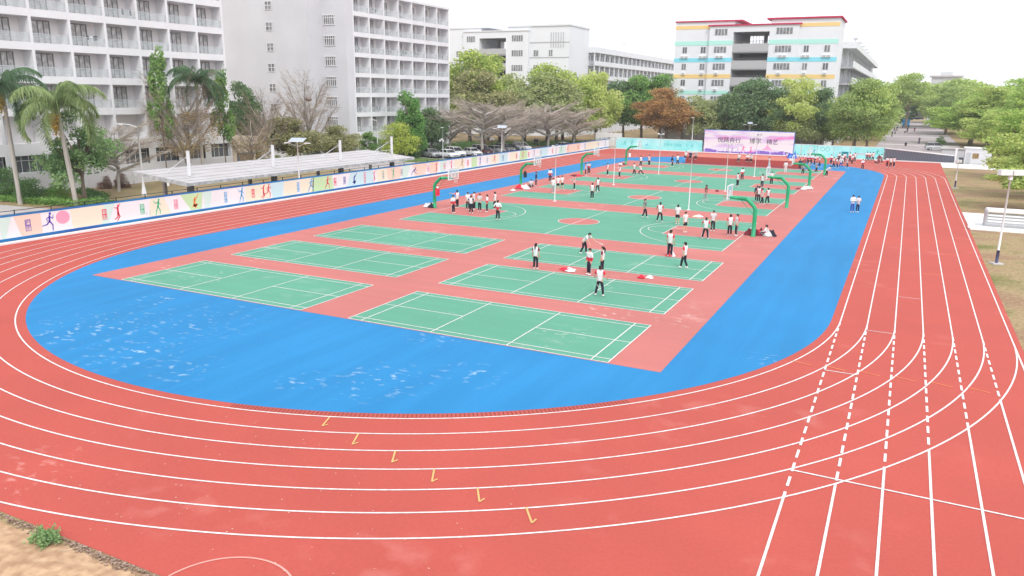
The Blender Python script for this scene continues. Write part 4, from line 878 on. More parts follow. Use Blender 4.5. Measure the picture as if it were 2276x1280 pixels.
# ------------------------------------------------------------------ long white school building
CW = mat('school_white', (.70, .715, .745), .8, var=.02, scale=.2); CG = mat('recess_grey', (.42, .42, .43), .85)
def xwin(t, x0, x1, z0, z1, y, n, m=CURTD, proud=0.0):
    b = MB(); b.box(x0, x1, y-.05-proud, y+.02, z0, z1, m); w_ = b.build('window', t)
    b = MB()
    for q in range(n+1): xx = x0+(x1-x0-.09)*q/n; b.box(xx, xx+.09, y-.1-proud, y-.05-proud, z0, z1, WHITE)
    b.build('frame', w_)
t = thing('school_building', (-75, 165, 0), 'long white school building with an arcaded wing behind the green trees', 'building')
b = MB(); b.box(-18.6, -8.6, 0, 14, 0, 28.1, CW); b.box(-.5, 17.4, 0, 14, 0, 28.2, CW); b.build('wall', t)
b = MB(); b.box(-13.8, -8.7, -.8, 0, 0, 27.1, CW); b.box(-.6, 6, -.8, 0, 0, 27.1, CW); b.box(-8.7, -.6, -.8, 0, 25.4, 27.1, CW); b.build('centre_bay', t)
for z0, z1 in ((21.2, 22.7), (17.4, 18.9), (13.6, 15.1)):
    b = MB(); b.box(-8.7, -.6, -.75, -.6, z0, z1, CG); b.build('parapet', t)
    b = MB(); b.box(-8.7, -.6, -.6, 10, z0-.3, z0, CG); b.build('floor_slab', t)
b = MB(); b.box(-8.6, -.5, 10, 10.3, 0, 22.6, CG); b.box(-4.6, -3, 10, 10.3, 22.6, 25.4, CG); b.box(-8.6, -7.9, 10, 10.3, 22.6, 25.4, CG); b.box(-8.6, -.5, 0, 14, 25.4, 25.7, CG); b.build('recess_wall', t)
b = MB(); b.box(-18.8, -6, -.2, 14.2, 28.1, 28.5, CW); b.box(-.7, 17.6, -.25, 14.2, 28.2, 28.65, CW); b.box(-14, 6.2, -1, -.3, 27.1, 27.35, CW); b.build('cornice', t)
for zz in (26.0, 22.2, 18.4):
    xwin(t, -12.7, -10, zz-1.5, zz, -.8, 4); xwin(t, 1.1, 4.5, zz-1.5, zz, -.8, 5)
    if zz < 25:
        xwin(t, -16.5, -15.1, zz-1.5, zz, 0, 2); xwin(t, 7.2, 8.7, zz-1.5, zz, 0, 2); xwin(t, 11.6, 12.8, zz-1.5, zz, 0, 2)
b = MB()
for z in (24.0, 20.2): b.box(6.05, 17.45, -.06, 0, z, z+.25, CG)
b.build('string_course', t)
b = MB()
for i in range(6): b.box(12.2+i*.7, 12.3+i*.7, -.15, 0, 22.8, 26.6, CG)
b.build('fins', t)
# arcaded wing running away
b = MB(); b.box(9, 17, 14, 125, 0, 22.2, CW); b.build('wing_wall', t)
b = MB(); b.box(8, 19.4, 14, 125, 22.2, 23.7, CW); b.build('wing_roof', t)
b = MB()
for z in (18.9, 15.1, 11.3): b.box(17, 19.2, 14, 125, z-.2, z, CG); b.box(19.05, 19.2, 14, 125, z, z+1.15, CW)
b.build('gallery', t)
for i in range(28): b = MB(); b.box(18.9, 19.18, 14.2+i*4.08, 14.5+i*4.08, 0, 22.2, CW); b.build('gallery_post', t)
b = MB(); b.box(17, 17.05, 0, 1, 0, 1.4, GLASS); gw = b.mesh('gallery_window')
for z in (20.2, 16.4):
    for i in range(48): part('gallery_window', gw, t, (0, 15+i*2.28, z))
b = MB(); b.box(9, 16, 20, 40, 23.7, 26.3, CW); b.box(12, 17, 42, 47, 23.7, 26.8, CW); b.build('roof_house', t)
# ------------------------------------------------------------------ striped building
t = thing('striped_building', (-11, 165, 0), 'white teaching building with mint, blue and yellow stripes and red roof edges', 'building')
ST = {'y': mat('stripe_yellow', (.78, .56, .24), .8), 'm': mat('stripe_mint', (.42, .74, .66), .8), 'c': mat('stripe_blue', (.24, .64, .76), .8), 'r': mat('roof_red', (.50, .03, .09), .7)}
b = MB(); b.box(-18.8, -4.8, 0, 14, 0, 28.1, CW); b.box(3.4, 18.1, 0, 14, 0, 28.2, CW); b.build('wall', t)
b = MB(); b.box(-10.4, -4.85, -.8, 0, 0, 27, CW); b.box(3.3, 9.7, -.8, 0, 0, 27, CW); b.box(-4.85, 3.3, -.8, 0, 25.6, 27, CW); b.build('centre_bay', t)
b = MB(); b.box(-19, -3, -.3, 14.2, 28.1, 28.4, ST['r']); b.box(2.4, 18.5, -.4, 14.2, 28.25, 28.6, ST['r']); b.box(-10.8, 10.2, -1.1, -.3, 27, 27.3, ST['r']); b.build('roof_edge', t)
def stripe(z0, z1, key, xs=((-18.85, -10.4), (9.7, 18.15)), cb=True):
    for x0, x1 in xs: b = MB(); b.box(x0, x1, -.05, 0, z0, z1, ST[key]); b.build('stripe', t)
    if cb:
        for x0, x1 in ((-10.45, -4.8), (3.25, 9.75)): b = MB(); b.box(x0, x1, -.85, -.8, z0, z1, ST[key]); b.build('stripe', t)
stripe(26.5, 27.3, 'y', cb=False); stripe(22.75, 23.75, 'm'); stripe(18.9, 19.85, 'c'); stripe(15.15, 16.1, 'y'); stripe(11.4, 12.3, 'm'); stripe(7.6, 8.6, 'y')
for z0, z1 in ((21.15, 23), (17.3, 19.2), (13.5, 15.4), (9.7, 11.6)):
    b = MB(); b.box(-4.85, 3.3, -.75, -.6, z0, z1, CG); b.build('parapet', t)
    b = MB(); b.box(-4.8, 3.4, -.6, 9, z0-.25, z0, CG); b.build('floor_slab', t)
    b = MB()
    for q in (.15, .45): b.box(-4.85, 3.3, -.8, -.76, z1+q, z1+q+.07, FRAME)
    b.build('handrail', t)
b = MB(); b.box(-4.8, 3.4, 9, 9.3, 0, 22.7, CG); b.box(-4.8, -2.8, 9, 9.3, 22.7, 25.6, CG); b.box(.5, 1.4, 9, 9.3, 22.7, 25.6, CG); b.box(-4.8, 3.4, 0, 14, 25.6, 25.9, CG)
for q in range(8): b.box(-2.8+q*.75, -2.7+q*.75, 9.05, 9.15, 22.7, 25.6, WHITE)
b.box(-2.8, 3.4, 9.05, 9.15, 24.1, 24.25, WHITE); b.build('recess_wall', t)
AC = MB(); AC.box(-.4, .4, -.4, 0, 0, .55, WHITE); AC.box(-.3, .3, -.42, -.4, .08, .48, CG); acm = AC.mesh('air_conditioner')
for k, zz in enumerate((26.35, 22.4, 18.55, 14.8, 11.0)):
    for x0, x1, n in ((-9.2, -6.2, 4), (4.7, 8.4, 5)):
        xwin(t, x0, x1, zz-1.4, zz, -.8, n)
        if k: part('air_conditioner', acm, t, ((x0+x1)/2-.5, -.8, zz-2.6)); 
        if k == 1: part('air_conditioner', acm, t, ((x0+x1)/2+.5, -.8, zz-2.6))
    if k:
        for x0, x1 in ((-16.9, -15.7), (-12.5, -11.2), (10.9, 12.1), (15.3, 16.6)):
            xwin(t, x0, x1, zz-1.4, zz, 0, 2, GLASS if (k+int(x0)) % 2 else CURTD)
            part('air_conditioner', acm, t, ((x0+x1)/2-(.5 if k == 1 else 0), 0, zz-2.6))
            if k == 1: part('air_conditioner', acm, t, ((x0+x1)/2+.5, 0, zz-2.6))
# rear wing seen on the right
b = MB(); b.box(6, 17.4, 14, 150, 0, 22.5, CW); b.build('wing_wall', t)
b = MB(); b.box(5, 21.1, 14, 150, 22.5, 24.0, CW); b.build('wing_roof', t)
b = MB()
for z in (18.2, 14.4, 10.6): b.box(17.4, 20.9, 14, 150, z-.3, z, CG); b.box(20.75, 20.9, 14, 150, z, z+1.4, CW)
b.build('gallery', t)
for i in range(12): b = MB(); b.box(18.6, 19.2, 20+i*12, 20.6+i*12, 0, 22.5, CW); b.build('gallery_post', t)
b = MB()
for i in range(5): b.box(19.5, 20.6, 20+i*16, 27+i*16, 25.2, 25.5, CW); b.box(19.9, 20.2, 23+i*16, 23.4+i*16, 24, 25.2, CW)
b.build('roof_frames', t)
t = thing('distant_building', (36.5, 400, 0), 'tiny pale flat roofed building on the skyline above the far road', 'building'); b = MB(); b.box(-6, 6, 0, 10, 0, 21.5, GABLE); b.build('wall', t); b = MB(); b.box(-7, 7, -1, 11, 21.5, 22.2, CONC); b.box(-2.5, 2.5, 2, 7, 22.2, 23.8, GABLE); b.build('roof', t)
# walls and low buildings behind the far fence
t = thing('grey_courtyard_wall', (-30, 158, 0), 'low grey panelled wall under the trees behind the far fence', 'wall')
b = MB(); b.box(0, 37, 0, .3, 0, 3.4, CONC); b.build('panel', t)
for i in range(10): b = MB(); b.box(i*4, i*4+.4, -.1, .4, 0, 3.7, GABLE); b.build('pillar', t)
b = MB(); b.box(-1.2, 1.2, -1.2, 1.2, 0, 5.2, CONC); b.box(-.9, .9, -.9, .9, 5.2, 6.4, CONC); b.box(-.5, .5, -.5, .5, 6.4, 7.4, CONC); tag(b.build('stone_pavilion', None, (-24.5, 152, 0)), 'grey stepped stone monument under the rust coloured tree', 'monument')
t = thing('white_shed', (-38, 134.5, 0), 'small white wall with flowers at the corner behind the banners', 'wall'); b = MB(); b.box(0, 6, 0, .4, 0, 2.9, WHITE); b.build('panel', t)
# ------------------------------------------------------------------ trees
LEAF = {
 'green': leafmat('leaf_green', (0.219, 0.327, 0.089), (0.609, 0.693, 0.200)), 'olive': leafmat('leaf_olive', (0.227, 0.243, 0.132), (0.516, 0.500, 0.246)), 'olive2': leafmat('leaf_dull_olive', (0.212, 0.276, 0.133), (0.558, 0.605, 0.288)),
 'dark': leafmat('leaf_dark', (0.084, 0.160, 0.084), (0.278, 0.393, 0.190)), 'deep': leafmat('leaf_deep', (0.117, 0.249, 0.079), (0.352, 0.553, 0.163)), 'lime': leafmat('leaf_lime', (0.277, 0.381, 0.082), (0.629, 0.681, 0.160)),
 'yellow': leafmat('leaf_yellow', (0.455, 0.586, 0.161), (0.665, 0.700, 0.288)), 'orange': leafmat('leaf_rust', (0.196, 0.157, 0.078), (0.694, 0.382, 0.160)), 'mango': leafmat('leaf_mango', (0.133, 0.234, 0.080), (0.536, 0.646, 0.238)),
 'bright': leafmat('leaf_bright', (0.212, 0.364, 0.099), (0.621, 0.700, 0.244)), 'gold': leafmat('leaf_gold', (0.189, 0.348, 0.081), (0.555, 0.700, 0.205), (0.675, 0.596, 0.235)), 'gold2': leafmat('leaf_gold_green', (0.226, 0.336, 0.099), (0.606, 0.700, 0.223), (0.680, 0.630, 0.298)),
 'mid': leafmat('leaf_mid', (0.124, 0.235, 0.109), (0.348, 0.506, 0.220)), 'thin': leafmat('leaf_thin', (0.103, 0.220, 0.077), (0.314, 0.470, 0.158)), 'cone': leafmat('leaf_cone', (0.081, 0.218, 0.062), (0.258, 0.466, 0.141)),
 'twigb': leafmat('leaf_dry', (0.297, 0.206, 0.128), (0.534, 0.430, 0.195)), 'hedge': leafmat('leaf_hedge', (0.063, 0.148, 0.057), (0.210, 0.353, 0.132)), 'leaf': leafmat('leaf_shrub', (0.118, 0.262, 0.066), (0.345, 0.527, 0.163)), 'purple': leafmat('leaf_reddish', (0.181, 0.116, 0.103), (0.358, 0.241, 0.189)), 'palm': leafmat('leaf_palm', (.10, .17, .06), (.46, .56, .27)), 'palmd': leafmat('leaf_palm_dark', (.05, .12, .07), (.24, .36, .20)),
}
TWIG = mat('twig', (.43, .37, .315), .9, var=.25, scale=2); TWIGB = mat('twig_brown', (.33, .26, .20), .9, var=.3, scale=1.2); TWIGD = mat('twig_dark', (.24, .19, .17), .9, var=.25, scale=2)
def leaf_quad(b, p, s, m, rnd, droop=0, zs=1):
    a = rnd.uniform(0, 6.283); t = rnd.uniform(-.9, .9)
    d = Vector((math.cos(a)*math.cos(t), math.sin(a)*math.cos(t), math.sin(t)-droop)); n = d.cross(Vector((rnd.uniform(-1, 1), rnd.uniform(-1, 1), rnd.uniform(-.3, 1)))).normalized()
    l = s*rnd.uniform(.7, 1.3); w = l*.42; d = Vector((d.x, d.y, d.z*zs)); n = Vector((n.x, n.y, n.z*zs))
    b.face([p-d*l*.5, p+n*w, p+d*l*.5, p-n*w], m)
def crown_mesh(seed, shape, nl, nleaf, s, lob=(.26, .42), flat=.75, gap=0, zs=.6):
    """unit crown: radius 1 in x/y, z from 0 to 1 (height scale applied on the object)"""
    rnd = random.Random(seed); b = MB(); m = LEAF['green']; C = []
    for i in range(nl):
        for _ in range(60):
            x, y, z = rnd.uniform(-1, 1), rnd.uniform(-1, 1), rnd.uniform(0, 1)
            r = math.hypot(x, y)
            lim = {'round': math.sqrt(max(0, 1-(2*z-1)**2)), 'dome': math.sqrt(max(0, 1-(1.1*z-.1)**2)), 'cone': 1.02-z*.85, 'egg': math.sqrt(max(0, 1-(2*z**.8-1)**2)), 'tier': .9}[shape]
            if r < lim*.84 and (r > lim*.3 or z > .55) and (z < .62 or rnd.random() < .55 or r < .3): break
        C.append((x*.86, y*.86, .06+z*.86, rnd.uniform(*lob)))
    for i in range(nleaf):
        x, y, z, r = C[rnd.randrange(nl)]
        d = Vector((rnd.gauss(0, 1), rnd.gauss(0, 1), rnd.gauss(0, 1)+.35)).normalized(); k = r*(rnd.random()**.3)*(1+abs(rnd.gauss(0, .22)))
        p = Vector((x+d.x*k, y+d.y*k, z+d.z*k*flat*.55)); leaf_quad(b, p, s, m, rnd, 0, zs)
    return b.mesh('crown')
def trunk_mesh(seed, limbs=6, m=BARK):
    """unit trunk: z 0..1 reaching into the crown, radius in metres"""
    rnd = random.Random(seed); b = MB()
    b.tube([(0, 0, 0), (.03, .0, .25), (-.02, .02, .5), (.02, 0, .8)], [.055, .042, .035, .015], m, 7)
    for i in range(limbs):
        a = i*6.28/limbs+rnd.random(); z = rnd.uniform(.3, .55); r = rnd.uniform(.35, .6)
        b.tube([(0, 0, z), (math.cos(a)*r*.5, math.sin(a)*r*.5, z+.12), (math.cos(a)*r, math.sin(a)*r, z+.32)], [.025, .017, .006], m, 5)
    return b.mesh('trunk')
def twig_mesh(seed, n1=11, umbrella=True):
    """unit bare crown: radius 1, z 0.25..1, many fine upswept twigs"""
    rnd = random.Random(seed); big = MB(); fine = MB()
    def ribbon(p, q, w0, w1):
        d = (q-p).normalized(); n = d.cross(Vector((rnd.uniform(-1, 1), rnd.uniform(-1, 1), rnd.uniform(-1, 1)))).normalized()
        fine.face([p-n*w0, q-n*w1, q+n*w1, p+n*w0], TWIG)
    big.tube([(0, 0, 0), (.02, .01, .3), (-.01, .02, .55), (.03, 0, .82)], [.035, .028, .02, .006], PALEBARK, 7)
    for i in range(n1):
        a = i*2.4+rnd.uniform(-.3, .3); z0 = (.27+.5*i/n1) if umbrella else (.2+.5*i/n1); ln = rnd.uniform(.7, 1.0)*((1-.55*(i/n1)**1.5) if umbrella else (1-.3*i/n1)*.85)
        dirv = Vector((math.cos(a), math.sin(a), 0)); pts = []
        for k in range(6):
            f = k/5; pts.append(Vector((0, 0, z0))+dirv*ln*f+Vector((-dirv.y, dirv.x, 0))*math.sin(f*3+i)*.06+Vector((0, 0, (.28*f*(1-.5*i/n1)+.06*f**2*math.sin(i*3)) if umbrella else (.12*f**1.2+.42*f))))
        big.tube([tuple(p) for p in pts], [.024*(1-.85*k/5)+.002 for k in range(6)], PALEBARK, 5, cap=False)
        for k in range(1, 6):
            for s in range(5):
                f = rnd.random(); p = pts[k-1].lerp(pts[k], f); aa = a+rnd.choice((-1, 1))*rnd.uniform(.25, .95); l = rnd.uniform(.18, .38)*(1-.3*k/5)
                q = p+Vector((math.cos(aa)*l, math.sin(aa)*l, rnd.uniform(.0, .08) if umbrella else rnd.uniform(.03, .2))); ribbon(p, q, .0042, .002)
                for t in range(4 if umbrella else 5):
                    g = rnd.uniform(.25, 1); p2 = p.lerp(q, g); a3 = aa+rnd.choice((-1, 1))*rnd.uniform(.2, .9); l2 = rnd.uniform(.08, .2)
                    q2 = p2+Vector((math.cos(a3)*l2, math.sin(a3)*l2, rnd.uniform(-.01, .06) if umbrella else rnd.uniform(-.02, .14))); ribbon(p2, q2, .0019, .001)
                    for u in range(2 if umbrella else 1):
                        p3 = p2.lerp(q2, rnd.random()); a4 = a3+rnd.uniform(-.9, .9); l3 = rnd.uniform(.05, .12); ribbon(p3, p3+Vector((math.cos(a4)*l3, math.sin(a4)*l3, rnd.uniform(.0, .05))), .0014, .0008)
    return big.mesh('trunk'), fine.mesh('branches')
CROWNS = {
 'green': [crown_mesh(s, 'dome', 46, 15000, .058, (.17, .34)) for s in (1, 2, 21)], 'mid': [crown_mesh(3, 'dome', 26, 7500, .055, (.12, .3))], 'dark': [crown_mesh(s, 'egg', 44, 13000, .058, (.18, .34)) for s in (4, 5)],
 'cone': [crown_mesh(6, 'cone', 60, 9000, .085, (.14, .3), .5, 0, .3)], 'mango': [crown_mesh(7, 'round', 80, 20000, .042, (.14, .24))], 'thin': [crown_mesh(8, 'egg', 30, 3400, .13, (.14, .34), .7, 0, .25)],
 'lime': [crown_mesh(9, 'dome', 26, 8000, .06, (.28, .42))], 'yellow': [crown_mesh(10, 'egg', 60, 16000, .048, (.13, .27))], 'gold': [crown_mesh(s, 'dome', 70, 17000, .046, (.14, .27), .55) for s in (11, 12)],
 'hedge': [crown_mesh(13, 'dome', 24, 4500, .07, (.3, .45))], 'twigb': [crown_mesh(14, 'egg', 34, 3000, .035, (.14, .3))]}
CM = dict(green='green', olive='dark', olive2='green', dark='dark', deep='dark', lime='lime', yellow='yellow', orange='mango', mango='mango', bright='green', gold='gold', gold2='gold', mid='mid', thin='thin', cone='cone', twigb='twigb')
TRUNKS = [trunk_mesh(s) for s in (1, 2, 3)]; TWIGS = [twig_mesh(s, 15) for s in (1, 2, 3, 4)]; VASES = [twig_mesh(s, 12, False) for s in (11, 12)]
NAMES = dict(twig='bare_tree', twigb='bare_tree', thin='slender_tree', cone='conical_tree')
CAT = 'tree'
rt = random.Random(77)
for n, (x, y, h, r, k, lab) in enumerate(TREES):
    t = thing(NAMES.get(k, 'leafy_tree'), (x, y, 0), lab, CAT, 'leafless umbrella trees' if k == 'twig' else ('trees around the sports ground' if k not in ('orange', 'cone') else None), 0)
    rz = rt.uniform(0, 6.28)
    if k in ('twig', 'twigb'):
        vase = k == 'twigb' or (x < -50 and 36 < y < 70); tm, bm_ = VASES[n % 2] if vase else TWIGS[n % 4]
        part('trunk', tm, t, (0, 0, 0), rz, (r, r, h*.98)); part('branches', bm_, t, (0, 0, 0), rz, (r, r, h*.98), [TWIGB if vase else TWIG])
        if k == 'twigb': part('leaves', CROWNS['twigb'][0], t, (0, 0, h*.3), rz, (r*.92, r*.92, h*.66), [LEAF['twigb']])
    else:
        c = CROWNS[CM[k]]; zb = {'cone': .08, 'yellow': .12, 'lime': .15, 'thin': .28, 'mango': .14, 'gold': .28, 'gold2': .28}.get(k, .2)*h
        if y > 280 and 15 < x < 36: zb = .42*h
        part('trunk', TRUNKS[n % 3], t, (0, 0, 0), rz, (r*.9, r*.9, h*.85)); 
        m = 1.0 if k != 'thin' else .9
        part('crown', c[n % len(c)], t, (0, 0, zb), rz, (r*m, r*m, (h-zb)*1.0), [LEAF[k]])
        if k == 'thin' or k == 'mid': b = MB(); b.tube([(0, 0, 0), (0, 0, 1.2)], [.16, .13], WASH, 7); b.build('whitewash', t)
t0 = [o for o in bpy.data.objects if o.get('label', '').startswith('tall bare tree with a nest')][0]
b = MB(); b.ell((0, 0, 0), (.5, .5, .3), TWIGD, 8, 5); tag(b.build('bird_nest', None, (t0.location.x+.25, t0.location.y, 9.7)), 'dark bird nest in the top of the bare tree at the white gable', 'nest')
for n, (x, y, h, r, k, lab) in enumerate(SHRUBS):
    t = thing('shrub', (x, y, 0), lab, 'shrub', 'shrubs behind the left fence'); part('foliage', CROWNS['hedge' if n % 2 else 'lime'][0], t, (0, 0, 0), n, (r, r, h), [LEAF[k if k in LEAF else 'leaf']])
    b = MB(); b.tube([(0, 0, 0), (0, 0, h*.5)], .05, BARK, 5); b.build('stem', t)
def hedge_row(pts, w, h, n, m, label, seed):
    rnd = random.Random(seed); b = MB()
    for i in range(n):
        k = rnd.random()*(len(pts)-1); j = int(k); f = k-j; p = Vector(pts[j]).lerp(Vector(pts[j+1]), f)
        q = Vector((p.x+rnd.uniform(-w, w), p.y+rnd.uniform(-w, w), rnd.uniform(.02, h)*rnd.uniform(.8, 1.1))); leaf_quad(b, q, .16, m, rnd)
    b.build('clipped_hedge', kind='stuff', label=label, category='hedge')
hedge_row([(-57, 16.2), (-50, 17), (-46.5, 17.6), (-44.6, 19.3)], .75, .55, 9000, LEAF['leaf'], 'low clipped hedge edging the path at the left', 5)
hedge_row([(-56, 25), (-50, 23), (-46, 19.5), (-44.5, 19.9)], .9, .35, 5000, LEAF['hedge'], 'dark ground cover under the near palm', 6)
hedge_row([(-56.5, 55), (-55.5, 68)], 1.4, 1.4, 9000, LEAF['hedge'], 'dark hedge along the foot of the white gable', 7)
hedge_row([(-55.5, 76), (-55.5, 112)], 1.2, 1.5, 12000, LEAF['hedge'], 'dark hedge below the far balcony block behind the cars', 8)
hedge_row([(-54, 116), (-44, 132), (-36, 134)], 1.2, 1.1, 9000, LEAF['hedge'], 'dark hedge beyond the bare lawn', 9)
b = MB(); b.box(-55, -43, 76, 83.5, .03, .05, mat('lawn_green', (.12, .19, .05), .95, var=.3, scale=1)); b.build('lawn', kind='structure')
b = MB(); b.prism([(-57, 23), (-44, 21), (-42, 27), (-42, 60), (-57, 60)], .0, .02, mat('lawn_dry', (.27, .23, .11), .95, col2=(.36, .27, .17), scale=.35, bump=.5)); b.build('dry_lawn', kind='structure')
# far wood that reads as one mass
rnd = random.Random(9); 
for lab, x0, x1, yy, n, hh_, key in (('far belt of green trees at the end of the road', 8, 150, 420, 26, 19, 'bright'), ('far belt of darker trees behind the white buildings', -150, 20, 360, 26, 15, 'dark'), ('belt of yellow green trees on the right behind the guard hut', 52, 120, 250, 22, 19, 'gold')):
    b = MB()
    for i in range(n*520):
        k = rnd.randrange(n); rr = random.Random(k*31+int(x0)); cx = x0+(x1-x0)*(k+.5)/n+rr.uniform(-2, 2); cy = yy+rr.uniform(-18, 18); R_ = rr.uniform(5, 8.5); H_ = hh_*rr.uniform(.75, 1.05)
        d = Vector((rnd.gauss(0, 1), rnd.gauss(0, 1), rnd.gauss(0, 1))).normalized()*R_*rnd.uniform(.8, 1.05); p = Vector((cx+d.x, cy+d.y, max(.5, H_*.55+d.z*H_*.45/R_))); leaf_quad(b, p, 1.5, LEAF[key], rnd)
    b.build('far_wood', kind='stuff', label=lab, category='trees')
# palms
def palm_mesh(seed, nf=16):
    rnd = random.Random(seed); fr = []
    for i in range(nf):
        b = MB(); a = i*2.399+rnd.uniform(-.15, .15); el_ = rnd.uniform(-.35, 1.25) if i > 4 else rnd.uniform(.9, 1.4); L_ = rnd.uniform(4.0, 5.0)
        d = Vector((math.cos(a), math.sin(a), 0)); pts = []; p = Vector((0, 0, 0)); ang = el_
        for k in range(11):
            pts.append(p.copy()); p = p+(d*math.cos(ang)+Vector((0, 0, math.sin(ang))))*L_/10; ang -= .17+.03*k*.5
        b.tube([tuple(q) for q in pts], [.05-.0042*k for k in range(11)], LEAF['palm'], 5, cap=False)
        sd_ = Vector((-d.y, d.x, 0))
        for k in range(1, 11):
            for j in range(6):
                q = pts[k-1].lerp(pts[k], j/6); l = 1.2*(math.sin((k+j/6)/11*2.7+.25)); l = max(.25, l)
                for s in (-1, 1):
                    for e in (0, 1):
                        tip = q+sd_*s*l*(.72-.2*e)+d*rnd.uniform(.1, .45)*l+Vector((0, 0, -.5*l-.35*e*l+rnd.uniform(-.2, .2)))
                        w = .034; v = d*w; b.face([q-v, q+v, tip+v*.15, tip-v*.15], LEAF['palm'])
        fr.append(b.mesh('frond'))
    return fr
FR = palm_mesh(3)
PT_ = MB(); PT_.tube([(0, 0, 0), (0, 0, .1), (.01, 0, .45), (0, 0, .8), (0, 0, 1)], [1, .8, .86, .62, .5], PALEBARK, 10); ptm = PT_.mesh('trunk')
CSH = MB(); CSH.tube([(0, 0, -1.3), (0, 0, -.4), (0, 0, .2)], [.2, .22, .08], mat('crownshaft', (.22, .3, .14), .6), 8); csm = CSH.mesh('crown_shaft')
SEED = MB(); rnd = random.Random(4); SEED.tube([(0, 0, -.3), (0, 0, -1.4), (0, 0, -2.6)], [.08, .2, .05], mat('palm_seed', (.55, .36, .08), .8), 6)
for i in range(600): p = Vector((rnd.gauss(0, .2), rnd.gauss(0, .18), -.9-abs(rnd.gauss(0, .6)))); leaf_quad(SEED, p, .22, mat('palm_seed', (.55, .36, .08), .8), rnd)
seedm = SEED.mesh('seed_cluster')
def palm(loc, h, lean, r, lab, dark=False, s=1, seed=True, rz=0):
    t = thing('palm_tree', loc, lab, 'palm tree', 'royal palms in front of the nearer block'); 
    tr = part('trunk', ptm, t, (0, 0, 0), 0, (r, r, h)); tr.rotation_euler = (0, lean, 0)
    top = Vector((math.sin(lean)*h, 0, math.cos(lean)*h)); part('crown_shaft', csm, t, tuple(top), 0, (s, s, s))
    for f in FR: part('frond', f, t, tuple(top), rz, (s, s, s), [LEAF['palmd' if dark else 'palm']])
    if seed: part('seed_cluster', seedm, t, (top.x-.15, top.y-.25, top.z), 0, (s, s, s))
palm((-45.7, 17.6, 0), 9.6, -.12, .26, 'nearest royal palm with orange seed cluster and leaning pale trunk', False, 1.18)
palm((-51.0, 15.6, 0), 11.0, -.03, .24, 'dark royal palm at the left edge behind the nearest palm', True, 1.0, True, 1.3)
palm((-50.6, 37.2, 0), 12.0, 0, .22, 'dark palm in front of the middle balconies', True, .95, False, 2.6)
# small green tuft by the near edge
rnd = random.Random(6); b = MB()
for i in range(1500):
    d = Vector((rnd.gauss(0, 1), rnd.gauss(0, 1), abs(rnd.gauss(0, .9)))).normalized()*rnd.random()**.5; k = 1+.35*math.sin(5*math.atan2(d.y, d.x))+rnd.gauss(0, .12); p = Vector((d.x*.38*k, d.y*.28*k, d.z*.27*k+.02)); leaf_quad(b, p, .06, LEAF['mid'], rnd)
tag(b.build('weed_tuft', None, (5.8, -19.0, .04)), 'round green weed tuft on the sandy soil at the near left edge', 'weed')
b = MB()
for i in range(260):
    d = Vector((rnd.gauss(0, 1), rnd.gauss(0, 1), abs(rnd.gauss(0, 1)))).normalized()*rnd.random()**.4; leaf_quad(b, Vector((d.x*.13, d.y*.1, d.z*.1)), .035, LEAF['hedge'], rnd)
tag(b.build('weed_tuft', None, (8.1, -19.75, .04)), 'tiny dark weed on the sandy soil near the bottom edge', 'weed')
b = MB(); b.tube([(6.55, -19.2, .09), (6.95, -18.75, .1)], .008, mat('dry_stick', (.5, .4, .32), .9), 5); tag(b.build('dry_stick'), 'dry stick lying beside the round weed tuft', 'stick')
